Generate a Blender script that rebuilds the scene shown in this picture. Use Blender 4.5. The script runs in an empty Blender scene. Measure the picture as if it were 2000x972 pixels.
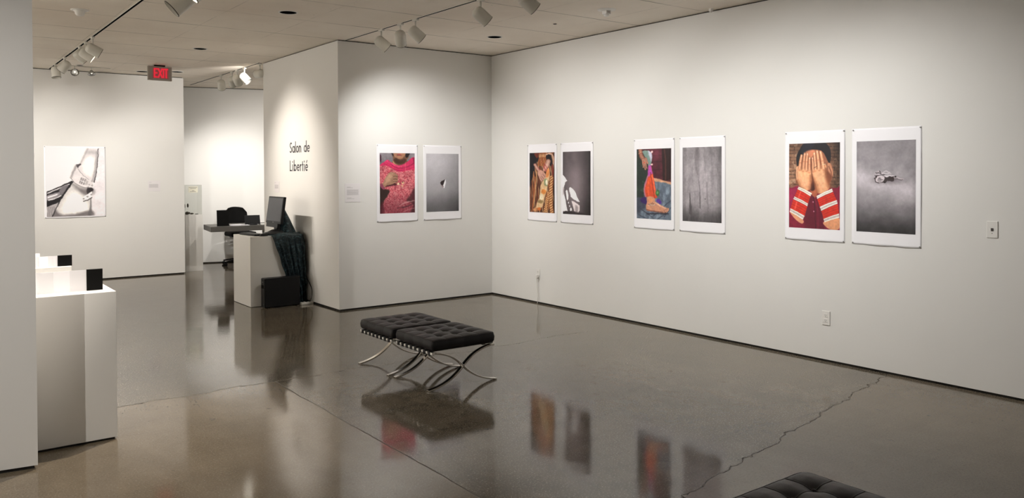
import bpy, bmesh, math, random
import numpy as np
from mathutils import Vector, Matrix

SC = bpy.context.scene
COL = SC.collection
PI = math.pi

# ------------------------------------------------------------------ room numbers (metres)
CAM_H = 1.60
H = 3.144              # ceiling
XR = 6.175             # right wall face
YB = 8.652             # back wall face
XP = 3.996             # partition wall face (title lettering)
YP = 11.08             # far end of the partition
YF = 13.502            # far gallery wall face
XF = 3.567             # right end of the far gallery wall
GAP = 0.02             # shadow gap under the wall panels

# ------------------------------------------------------------------ helpers
def s2l(c):
    c = np.asarray(c, dtype=float) / 255.0
    return np.where(c <= 0.04045, c / 12.92, ((c + 0.055) / 1.055) ** 2.4)

def rgb(r, g, b):
    v = s2l((r, g, b))
    return (float(v[0]), float(v[1]), float(v[2]), 1.0)

def tag(o, label=None, cat=None, group=None, kind=None):
    if label: o['label'] = label
    if cat: o['category'] = cat
    if group: o['group'] = group
    if kind: o['kind'] = kind
    return o

def link(name, me, m=None, parent=None):
    o = bpy.data.objects.new(name, me)
    COL.objects.link(o)
    if m is not None: me.materials.append(m)
    if parent is not None: o.parent = parent
    return o

def thing(name, label, cat, loc=(0, 0, 0), rz=0.0, group=None):
    o = bpy.data.objects.new(name, None)
    o.empty_display_size = 0.05
    COL.objects.link(o)
    o.location = loc
    o.rotation_euler = (0, 0, rz)
    return tag(o, label, cat, group)

def obj(name, bm, m, parent=None, smooth=False, bevel=0.0, seg=2):
    me = bpy.data.meshes.new(name)
    bmesh.ops.recalc_face_normals(bm, faces=bm.faces)
    if smooth:
        for f in bm.faces: f.smooth = True
    bm.to_mesh(me); bm.free()
    o = link(name, me, m, parent)
    if bevel > 0:
        md = o.modifiers.new('bevel', 'BEVEL')
        md.width = bevel; md.segments = seg; md.limit_method = 'ANGLE'
        md.angle_limit = math.radians(40)
    return o

def struct(name, bm, m, **k):
    o = obj(name, bm, m, **k)
    o['kind'] = 'structure'
    return o

def box(bm, lo, hi, mat=None):
    vs = []
    for z in (lo[2], hi[2]):
        for x, y in ((lo[0], lo[1]), (hi[0], lo[1]), (hi[0], hi[1]), (lo[0], hi[1])):
            v = Vector((x, y, z))
            if mat is not None: v = mat @ v
            vs.append(bm.verts.new(v))
    for f in ((3, 2, 1, 0), (4, 5, 6, 7), (0, 1, 5, 4), (1, 2, 6, 5), (2, 3, 7, 6), (3, 0, 4, 7)):
        bm.faces.new([vs[i] for i in f])
    return bm

def prism(bm, pts, z0, z1):
    a = [bm.verts.new((x, y, z0)) for x, y in pts]
    b = [bm.verts.new((x, y, z1)) for x, y in pts]
    n = len(pts)
    bm.faces.new(a[::-1]); bm.faces.new(b)
    for i in range(n):
        bm.faces.new((a[i], a[(i + 1) % n], b[(i + 1) % n], b[i]))
    return bm

def lathe(bm, prof, n=32, mat=None, close=False):
    rings = []
    for r, z in prof:
        if r < 1e-6:
            v = Vector((0, 0, z)); v = mat @ v if mat is not None else v
            rings.append([bm.verts.new(v)])
        else:
            ring = []
            for i in range(n):
                a = 2 * PI * i / n
                v = Vector((r * math.cos(a), r * math.sin(a), z))
                ring.append(bm.verts.new(mat @ v if mat is not None else v))
            rings.append(ring)
    for a, b in zip(rings[:-1], rings[1:]):
        for i in range(n):
            j = (i + 1) % n
            if len(a) == 1 and len(b) == 1: continue
            if len(a) == 1: bm.faces.new((a[0], b[i], b[j]))
            elif len(b) == 1: bm.faces.new((a[i], a[j], b[0]))
            else: bm.faces.new((a[i], a[j], b[j], b[i]))
    return bm

def tube(bm, pts, r, n=8, caps=True):
    pts = [Vector(p) for p in pts]
    rr = r if isinstance(r, (list, tuple)) else [r] * len(pts)
    prev = None; rings = []
    up = Vector((0, 0, 1))
    for i, p in enumerate(pts):
        d = (pts[min(i + 1, len(pts) - 1)] - pts[max(i - 1, 0)]).normalized()
        if prev is None:
            u = d.cross(up)
            if u.length < 1e-3: u = d.cross(Vector((1, 0, 0)))
        else:
            u = prev - d * prev.dot(d)
        u.normalize(); prev = u
        w = d.cross(u)
        rings.append([bm.verts.new(p + (u * math.cos(2 * PI * k / n) + w * math.sin(2 * PI * k / n)) * rr[i]) for k in range(n)])
    for a, b in zip(rings[:-1], rings[1:]):
        for k in range(n):
            bm.faces.new((a[k], a[(k + 1) % n], b[(k + 1) % n], b[k]))
    if caps:
        bm.faces.new(rings[0][::-1]); bm.faces.new(rings[-1])
    return bm

def catmull(pts, n=8):
    pts = [np.array(p, float) for p in pts]
    P = [2 * pts[0] - pts[1]] + pts + [2 * pts[-1] - pts[-2]]
    out = []
    for i in range(1, len(P) - 2):
        for k in range(n):
            t = k / n
            out.append(0.5 * ((2 * P[i]) + (-P[i-1] + P[i+1]) * t + (2*P[i-1] - 5*P[i] + 4*P[i+1] - P[i+2]) * t*t + (-P[i-1] + 3*P[i] - 3*P[i+1] + P[i+2]) * t**3))
    out.append(pts[-1])
    return out

def flatbar(bm, pts, normal_axis, wid, thick, mat=None):
    """a flat bar swept along pts lying in a plane; wid is measured across that plane"""
    ax = Vector(normal_axis)
    rings = []
    pts = [Vector(p) for p in pts]
    for i, p in enumerate(pts):
        d = (pts[min(i + 1, len(pts) - 1)] - pts[max(i - 1, 0)]).normalized()
        n = d.cross(ax).normalized()
        rings.append([bm.verts.new(p + ax * (sx * wid / 2) + n * (sn * thick / 2)) for sx, sn in ((-1, -1), (1, -1), (1, 1), (-1, 1))])
    for a, b in zip(rings[:-1], rings[1:]):
        for k in range(4):
            bm.faces.new((a[k], a[(k + 1) % 4], b[(k + 1) % 4], b[k]))
    bm.faces.new(rings[0][::-1]); bm.faces.new(rings[-1])
    return bm

# ------------------------------------------------------------------ materials
def mat(name, color, rough=0.5, metal=0.0, spec=0.5, bump=0.0, bscale=200.0, vary=0.0, vscale=3.0, **kw):
    m = bpy.data.materials.new(name); m.use_nodes = True
    nt = m.node_tree; b = nt.nodes['Principled BSDF']
    b.inputs['Base Color'].default_value = color
    b.inputs['Roughness'].default_value = rough
    b.inputs['Metallic'].default_value = metal
    b.inputs['Specular IOR Level'].default_value = spec
    for k, v in kw.items(): b.inputs[k].default_value = v
    tc = nt.nodes.new('ShaderNodeTexCoord')
    if bump:
        n = nt.nodes.new('ShaderNodeTexNoise'); n.inputs['Scale'].default_value = bscale; n.inputs['Detail'].default_value = 3
        nt.links.new(tc.outputs['Object'], n.inputs['Vector'])
        bp = nt.nodes.new('ShaderNodeBump'); bp.inputs['Strength'].default_value = bump; bp.inputs['Distance'].default_value = 0.002
        nt.links.new(n.outputs['Fac'], bp.inputs['Height']); nt.links.new(bp.outputs['Normal'], b.inputs['Normal'])
    if vary:
        n = nt.nodes.new('ShaderNodeTexNoise'); n.inputs['Scale'].default_value = vscale; n.inputs['Detail'].default_value = 4
        nt.links.new(tc.outputs['Object'], n.inputs['Vector'])
        mr = nt.nodes.new('ShaderNodeMapRange'); mr.inputs['From Min'].default_value = 0.3; mr.inputs['From Max'].default_value = 0.7
        mr.inputs['To Min'].default_value = 1 - vary; mr.inputs['To Max'].default_value = 1 + vary
        nt.links.new(n.outputs['Fac'], mr.inputs['Value'])
        mx = nt.nodes.new('ShaderNodeVectorMath'); mx.operation = 'SCALE'
        mx.inputs[0].default_value = color[:3]
        nt.links.new(mr.outputs['Result'], mx.inputs['Scale']); nt.links.new(mx.outputs['Vector'], b.inputs['Base Color'])
    return m

def emis(name, color, strength):
    m = mat(name, (0.02, 0.02, 0.02, 1), 0.4)
    b = m.node_tree.nodes['Principled BSDF']
    b.inputs['Emission Color'].default_value = color; b.inputs['Emission Strength'].default_value = strength
    return m

WALL = (0.80, 0.79, 0.765, 1)
M_wall = mat('wall_paint', WALL, 0.62, spec=0.25, bump=0.08, bscale=120, vary=0.012, vscale=1.2)
M_gap = mat('shadow_gap_black', (0.012, 0.011, 0.010, 1), 0.7)
M_ped = mat('pedestal_white_paint', (0.74, 0.725, 0.69, 1), 0.5, spec=0.3, bump=0.05, bscale=90)
M_fix = mat('fixture_white_enamel', (0.66, 0.645, 0.585, 1), 0.4, bump=0.03, bscale=300)
M_fixin = mat('fixture_inside_reflector', (0.5, 0.5, 0.48, 1), 0.25, metal=0.8)
M_black = mat('black_plastic', (0.006, 0.006, 0.0065, 1), 0.40, spec=0.28, bump=0.05, bscale=400)
M_blackmatte = mat('black_matte_board', (0.004, 0.0038, 0.0036, 1), 0.8, spec=0.12, bump=0.1, bscale=500)
M_hole = mat('downlight_black', (0.003, 0.003, 0.003, 1), 1.0, spec=0.0)
M_rail = mat('satin_chrome', (0.85, 0.83, 0.79, 1), 0.38, metal=1.0, bump=0.01, bscale=60)
M_chrome = mat('polished_chrome', (0.80, 0.77, 0.72, 1), 0.16, metal=1.0, bump=0.01, bscale=60)
M_leather = mat('black_leather', (0.0085, 0.0072, 0.0078, 1), 0.44, spec=0.30, bump=0.25, bscale=260)
M_pipe = mat('leather_welt', (0.006, 0.005, 0.006, 1), 0.5, bump=0.1, bscale=200)
M_paper = mat('photo_paper', (0.93, 0.92, 0.955, 1), 0.5, spec=0.3, bump=0.03, bscale=40)
M_card = mat('label_card', (0.80, 0.77, 0.78, 1), 0.6, bump=0.02, bscale=40)
M_ink = mat('grey_ink', (0.46, 0.44, 0.45, 1), 0.7, bump=0.02)
M_darkink = mat('dark_ink', (0.10, 0.09, 0.085, 1), 0.7, bump=0.02)
M_letter = mat('black_vinyl', (0.012, 0.012, 0.022, 1), 0.5, bump=0.02)
M_pin = mat('steel_pin', (0.42, 0.42, 0.42, 1), 0.3, metal=1.0, bump=0.02)
M_plate = mat('wallplate_plastic', (0.80, 0.785, 0.75, 1), 0.4, bump=0.01)
M_slot = mat('dark_slot', (0.05, 0.045, 0.04, 1), 0.6, bump=0.01)
M_desk = mat('grey_laminate', (0.105, 0.098, 0.088, 1), 0.5, bump=0.05, bscale=60, vary=0.06)
M_screen = mat('monitor_screen', (0.020, 0.022, 0.026, 1), 0.25, bump=0.0)
M_cream = mat('cream_card', (0.78, 0.75, 0.62, 1), 0.6, bump=0.02)
M_bronze = mat('dark_bronze', (0.06, 0.045, 0.03, 1), 0.45, metal=0.4, bump=0.3, bscale=120)
M_gold = mat('brass', (0.5, 0.36, 0.14, 1), 0.3, metal=0.9, bump=0.05)
M_exitbox = mat('exit_sign_grey', (0.33, 0.29, 0.255, 1), 0.45, metal=0.1, bump=0.05, bscale=80)
M_strip = mat('power_strip_plastic', (0.62, 0.60, 0.55, 1), 0.4, bump=0.01)

def glass_mat(name):
    m = bpy.data.materials.new(name); m.use_nodes = True
    nt = m.node_tree; b = nt.nodes['Principled BSDF']
    g = nt.nodes.new('ShaderNodeBsdfGlossy'); g.inputs['Roughness'].default_value = 0.03
    t = nt.nodes.new('ShaderNodeBsdfTransparent'); t.inputs['Color'].default_value = (0.955, 0.96, 0.95, 1)
    fr = nt.nodes.new('ShaderNodeFresnel'); fr.inputs['IOR'].default_value = 1.45
    lw = nt.nodes.new('ShaderNodeMath'); lw.operation = 'MINIMUM'; lw.inputs[1].default_value = 0.12
    nt.links.new(fr.outputs[0], lw.inputs[0])
    mx = nt.nodes.new('ShaderNodeMixShader')
    nt.links.new(lw.outputs[0], mx.inputs['Fac'])
    nt.links.new(t.outputs[0], mx.inputs[1]); nt.links.new(g.outputs[0], mx.inputs[2])
    nt.links.new(mx.outputs[0], nt.nodes['Material Output'].inputs['Surface'])
    nt.nodes.remove(b)
    return m
M_acrylic = glass_mat('clear_acrylic')

class NT:
    """small helper to write node graphs"""
    def __init__(s, m): s.nt = m.node_tree; s.N = s.nt.nodes; s.L = s.nt.links
    def val(s, sock, v):
        if isinstance(v, (int, float)): sock.default_value = v
        elif isinstance(v, tuple): sock.default_value = v
        else: s.L.new(v, sock)
    def math(s, op, a, b=0.0, c=0.0, clamp=False):
        n = s.N.new('ShaderNodeMath'); n.operation = op; n.use_clamp = clamp
        s.val(n.inputs[0], a); s.val(n.inputs[1], b)
        if len(n.inputs) > 2: s.val(n.inputs[2], c)
        return n.outputs[0]
    def noise(s, vec, scale, detail=3, rough=0.5, dist=0.0, out='Fac'):
        n = s.N.new('ShaderNodeTexNoise'); s.L.new(vec, n.inputs['Vector'])
        n.inputs['Scale'].default_value = scale; n.inputs['Detail'].default_value = detail
        n.inputs['Roughness'].default_value = rough; n.inputs['Distortion'].default_value = dist
        return n.outputs[out]
    def rng(s, v, a, b, c, d, smooth=False):
        n = s.N.new('ShaderNodeMapRange'); n.clamp = True
        if smooth: n.interpolation_type = 'SMOOTHSTEP'
        s.val(n.inputs['Value'], v)
        for k, x in zip(('From Min', 'From Max', 'To Min', 'To Max'), (a, b, c, d)): s.val(n.inputs[k], x)
        return n.outputs['Result']
    def mix(s, f, a, b):
        n = s.N.new('ShaderNodeMix'); n.data_type = 'RGBA'
        s.val(n.inputs[0], f); s.val(n.inputs[6], a); s.val(n.inputs[7], b)
        return n.outputs[2]

def floor_material():
    m = bpy.data.materials.new('polished_concrete'); m.use_nodes = True
    g = NT(m); b = g.N['Principled BSDF']
    tc = g.N.new('ShaderNodeTexCoord'); P = tc.outputs['Object']
    sx = g.N.new('ShaderNodeSeparateXYZ'); g.L.new(P, sx.inputs[0]); X, Y = sx.outputs[0], sx.outputs[1]
    # stretched mottling from the power trowel
    mp = g.N.new('ShaderNodeMapping'); mp.inputs['Scale'].default_value = (1.0, 0.55, 1.0); g.L.new(P, mp.inputs['Vector'])
    big = g.noise(mp.outputs[0], 0.9, 5, 0.6, 0.6)
    mid = g.noise(mp.outputs[0], 5.0, 5, 0.65, 0.4)
    fine = g.noise(P, 90.0, 3, 0.7)
    agg = g.noise(P, 260.0, 2, 0.8)
    c = g.mix(g.rng(big, 0.3, 0.7, 0, 1), FLOOR_A, FLOOR_B)
    c = g.mix(g.rng(mid, 0.40, 0.70, 0, 0.50), c, FLOOR_C)
    strk = g.N.new('ShaderNodeMapping'); strk.inputs['Scale'].default_value = (0.5, 2.6, 1.0); strk.inputs['Rotation'].default_value = (0, 0, 0.5); g.L.new(P, strk.inputs['Vector'])
    c = g.mix(g.rng(g.noise(strk.outputs[0], 2.2, 6, 0.7, 0.5), 0.50, 0.66, 0, 0.40), c, (0.075, 0.062, 0.046, 1))
    # slabs poured at different times
    wob = g.math('MULTIPLY', g.math('SUBTRACT', g.noise(P, 5.0, 4, 0.68), 0.5), 0.16)
    wob2 = g.math('MULTIPLY', g.math('SUBTRACT', g.noise(P, 1.2, 4, 0.7), 0.5), 0.05)
    crack_line = g.math('ADD', g.math('SUBTRACT', Y, g.math('ADD', 2.045, g.math('MULTIPLY', X, 0.2))), wob)
    saw = g.math('SUBTRACT', X, g.math('ADD', 2.245, wob2))
    wobj = g.math('MULTIPLY', g.math('SUBTRACT', g.noise(P, 1.6, 5, 0.7), 0.5), 0.30)
    joint = g.math('ADD', g.math('SUBTRACT', Y, 6.03), wobj)
    e_slab = g.math('MULTIPLY', g.math('LESS_THAN', crack_line, 0.0), g.math('GREATER_THAN', saw, 0.0))
    c = g.mix(g.math('MULTIPLY', e_slab, 0.60), c, FLOOR_E)
    w_slab = g.math('MULTIPLY', g.math('LESS_THAN', saw, 0.0), g.math('LESS_THAN', joint, 0.0))
    c = g.mix(g.math('MULTIPLY', w_slab, 0.35), c, FLOOR_W)
    # aggregate specks
    sp = g.math('ADD', g.rng(fine, 0.3, 0.7, 0.86, 1.12), g.math('ADD', g.rng(agg, 0.58, 0.72, 0.0, 0.42), g.rng(agg, 0.28, 0.42, -0.30, 0.0)))
    sc = g.N.new('ShaderNodeVectorMath'); sc.operation = 'SCALE'; g.L.new(c, sc.inputs[0]); g.L.new(sp, sc.inputs['Scale'])
    # exposed pale aggregate, strongest in the middle slab
    mid_slab = g.math('MULTIPLY', g.math('SUBTRACT', 1.0, e_slab), g.math('SUBTRACT', 1.0, g.math('MULTIPLY', w_slab, 0.6)))
    peb = g.math('MULTIPLY', g.rng(g.noise(P, 105.0, 2, 0.6), 0.58, 0.68, 0, 1), g.math('MULTIPLY', mid_slab, 0.75))
    peb2 = g.math('MULTIPLY', g.rng(g.noise(P, 70.0, 3, 0.6), 0.30, 0.44, 1, 0), 0.22)
    sp2 = g.N.new('ShaderNodeVectorMath'); sp2.operation = 'SCALE'
    g.L.new(g.mix(peb, sc.outputs[0], (0.42, 0.38, 0.31, 1)), sp2.inputs[0]); g.L.new(g.math('SUBTRACT', 1.0, peb2), sp2.inputs['Scale'])
    sc = sp2
    # joints
    L1 = g.math('MULTIPLY', g.rng(g.math('ABSOLUTE', joint), 0.002, 0.0075, 1, 0), g.rng(X, 5.4, 5.5, 0.75, 0))
    L2 = g.math('MULTIPLY', g.rng(g.math('ABSOLUTE', saw), 0.001, 0.0055, 0.8, 0), g.math('LESS_THAN', joint, 0.0))
    L3 = g.math('MULTIPLY', g.rng(g.math('ABSOLUTE', crack_line), 0.0015, 0.0065, 1, 0), g.math('GREATER_THAN', saw, 0.0))
    line = g.math('MAXIMUM', L1, g.math('MAXIMUM', L2, L3))
    # small stains
    st = g.math('MAXIMUM', g.rng(g.noise(mp.outputs[0], 13.0, 2, 0.5), 0.70, 0.78, 0, 0.5), g.rng(g.noise(P, 30.0, 2, 0.5), 0.76, 0.80, 0, 0.5))
    line2 = g.math('MAXIMUM', g.math('MULTIPLY', line, 0.85), st)
    col = g.mix(line2, sc.outputs[0], (0.035, 0.030, 0.022, 1))
    g.L.new(col, b.inputs['Base Color'])
    ro = g.rng(g.noise(P, 2.2, 4, 0.6), 0.3, 0.7, 0.055, 0.10)
    g.L.new(g.math('ADD', g.math('ADD', ro, g.math('MULTIPLY', e_slab, 0.06)), g.math('MULTIPLY', line, 0.5)), b.inputs['Roughness'])
    g.L.new(g.rng(line, 0.0, 1.0, 0.47, 0.1), b.inputs['Specular IOR Level'])
    h = g.math('ADD', g.math('MULTIPLY', g.noise(P, 1.6, 3, 0.55), 0.75), g.math('MULTIPLY', g.noise(P, 9.0, 2, 0.5), 0.05))
    h = g.math('SUBTRACT', h, g.math('MULTIPLY', line, 0.25))
    bp = g.N.new('ShaderNodeBump'); bp.inputs['Strength'].default_value = 0.34; bp.inputs['Distance'].default_value = 0.006
    g.L.new(h, bp.inputs['Height'])
    bp2 = g.N.new('ShaderNodeBump'); bp2.inputs['Strength'].default_value = 0.035; bp2.inputs['Distance'].default_value = 0.001
    g.L.new(agg, bp2.inputs['Height']); g.L.new(bp.outputs[0], bp2.inputs['Normal'])
    g.L.new(bp2.outputs[0], b.inputs['Normal'])
    return m
FLOOR_A = (0.155, 0.128, 0.093, 1); FLOOR_B = (0.088, 0.074, 0.054, 1); FLOOR_C = (0.215, 0.178, 0.130, 1)
FLOOR_E = (0.190, 0.154, 0.112, 1); FLOOR_W = (0.250, 0.192, 0.125, 1)
M_floor = floor_material()

def ceiling_material():
    m = bpy.data.materials.new('acoustic_tile'); m.use_nodes = True
    g = NT(m); b = g.N['Principled BSDF']
    tc = g.N.new('ShaderNodeTexCoord'); P = tc.outputs['Object']
    sx = g.N.new('ShaderNodeSeparateXYZ'); g.L.new(P, sx.inputs[0]); X, Y = sx.outputs[0], sx.outputs[1]
    def lines(v, off, step, w):
        t = g.math('FRACT', g.math('DIVIDE', g.math('SUBTRACT', v, off - 20 * step), step))
        d = g.math('MULTIPLY', g.math('MINIMUM', t, g.math('SUBTRACT', 1.0, t)), step)
        return g.rng(d, w * 0.4, w, 1, 0)
    wx = g.math('MULTIPLY', g.math('SUBTRACT', g.noise(P, 0.9, 3), 0.5), 0.03)
    gx = lines(g.math('ADD', X, wx), 4.05, 0.80, 0.0055)
    gy = lines(g.math('ADD', Y, wx), 5.98, 0.89, 0.0085)
    fx = g.rng(g.noise(P, 1.3, 4, 0.7), 0.45, 0.62, 0.04, 0.40)
    fy = g.rng(g.noise(P, 0.8, 4, 0.75), 0.38, 0.62, 0.15, 1.0)
    line = g.math('MAXIMUM', g.math('MULTIPLY', gx, fx), g.math('MULTIPLY', gy, fy))
    spk = g.rng(g.noise(P, 26.0, 2, 0.5), 0.72, 0.78, 0, 0.35)
    base = g.mix(g.rng(g.noise(P, 0.7, 4, 0.6), 0.35, 0.7, 0, 1), CEIL_A, CEIL_B)
    col = g.mix(g.math('MAXIMUM', line, spk), base, (0.10, 0.085, 0.07, 1))
    g.L.new(col, b.inputs['Base Color'])
    b.inputs['Roughness'].default_value = 0.85; b.inputs['Specular IOR Level'].default_value = 0.2
    h = g.math('SUBTRACT', g.math('MULTIPLY', g.noise(P, 1.1, 4, 0.6), 1.0), g.math('MULTIPLY', line, 0.5))
    bp = g.N.new('ShaderNodeBump'); bp.inputs['Strength'].default_value = 0.35; bp.inputs['Distance'].default_value = 0.02
    g.L.new(h, bp.inputs['Height']); g.L.new(bp.outputs[0], b.inputs['Normal'])
    return m
CEIL_A = (0.88, 0.815, 0.725, 1); CEIL_B = (0.78, 0.70, 0.61, 1)
M_ceil = ceiling_material()

def velvet_material():
    m = bpy.data.materials.new('crushed_teal_velvet'); m.use_nodes = True
    g = NT(m); b = g.N['Principled BSDF']
    tc = g.N.new('ShaderNodeTexCoord'); P = tc.outputs['Object']
    n1 = g.noise(P, 16.0, 5, 0.7, 2.0); n2 = g.noise(P, 55.0, 3, 0.6, 1.0)
    f = g.math('ADD', g.rng(n1, 0.50, 0.62, 0, 1.3), g.math('MULTIPLY', n2, 0.25))
    c = g.mix(g.math('MULTIPLY', f, 0.55), (0.0025, 0.006, 0.0075, 1), (0.050, 0.090, 0.102, 1))
    g.L.new(c, b.inputs['Base Color']); b.inputs['Roughness'].default_value = 0.5
    b.inputs['Sheen Weight'].default_value = 0.06; b.inputs['Sheen Tint'].default_value = (0.4, 0.65, 0.7, 1)
    b.inputs['Specular IOR Level'].default_value = 0.25
    bp = g.N.new('ShaderNodeBump'); bp.inputs['Strength'].default_value = 0.5; bp.inputs['Distance'].default_value = 0.006
    g.L.new(n1, bp.inputs['Height']); g.L.new(bp.outputs[0], b.inputs['Normal'])
    return m
M_velvet = velvet_material()

def print_material():
    m = bpy.data.materials.new('inkjet_print'); m.use_nodes = True
    g = NT(m); b = g.N['Principled BSDF']
    a = g.N.new('ShaderNodeAttribute'); a.attribute_name = 'ink'
    g.L.new(a.outputs['Color'], b.inputs['Base Color'])
    b.inputs['Roughness'].default_value = 0.45; b.inputs['Specular IOR Level'].default_value = 0.35
    return m
M_print = print_material()

# ------------------------------------------------------------------ room shell
def bmnew(): return bmesh.new()
bm = bmnew(); box(bm, (-4.2, -3.7, -0.12), (8.2, 15.6, 0.0)); struct('floor', bm, M_floor)
bm = bmnew(); box(bm, (-4.2, -3.7, H), (8.2, 15.6, H + 0.12)); struct('ceiling', bm, M_ceil)
ZT = H - 0.010
def wall(name, lo, hi, inset):
    """white panel floating over a dark shadow gap; inset = (dx0, dy0, dx1, dy1) setback of the gap"""
    bm = bmnew(); box(bm, (lo[0], lo[1], GAP), (hi[0], hi[1], ZT)); w = struct(name, bm, M_wall)
    bm = bmnew()
    a = (lo[0] + inset[0], lo[1] + inset[1]); c = (hi[0] - inset[2], hi[1] - inset[3])
    box(bm, (a[0], a[1], 0), (c[0], c[1], GAP)); box(bm, (a[0], a[1], ZT), (c[0], c[1], H))
    struct(name.replace('wall', 'baseboard'), bm, M_gap)
I = 0.014
wall('wall_right', (XR, -3.5, 0), (XR + 0.15, YB, 0), (I, 0, 0, 0))
wall('wall_back', (XP + 0.15, YB, 0), (XR + 0.15, YB + 0.15, 0), (0, I, 0, 0))
wall('wall_partition', (XP, YB, 0), (XP + 0.15, YP, 0), (I, I, 0, I))
wall('wall_far', (-4.0, YF, 0), (XF, YF + 0.14, 0), (0, I, I, 0))
wall('wall_left', (-4.15, -3.5, 0), (-4.0, YF + 0.14, 0), (0, 0, I, 0))
wall('wall_front', (-4.0, -3.65, 0), (XR, -3.5, 0), (0, 0, 0, I))
wall('wall_corridor', (3.0, YF + 0.14, 0), (3.15, 15.12, 0), (0, 0, I, 0))
wall('wall_office', (7.0, YB + 0.15, 0), (7.15, 14.3, 0), (I, 0, 0, 0))
def slant(name, x0, y0, x1, y1, th, back=0.0):
    d = Vector((x1 - x0, y1 - y0)).normalized(); n = Vector((-d.y, d.x))
    def q(t, e=0.0): return [(x0 + n.x * t - d.x * 0, y0 + n.y * t), (x1 + n.x * t - d.x * (e + back * t), y1 + n.y * t - d.y * (e + back * t))]
    a = q(0); c = q(th)
    bm = bmnew(); prism(bm, [a[0], a[1], c[1], c[0]], GAP, ZT); struct(name, bm, M_wall)
    a = q(I, I)
    bm = bmnew(); prism(bm, [a[0], a[1], c[1], c[0]], 0, GAP); prism(bm, [a[0], a[1], c[1], c[0]], ZT, H)
    struct(name.replace('wall', 'baseboard'), bm, M_gap)
slant('wall_alcove', 3.0, 15.13, 7.2, 14.04, 0.15)
slant('wall_column', -4.0, 5.698, 0.553, 5.038, 0.19, 0.22)
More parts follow.
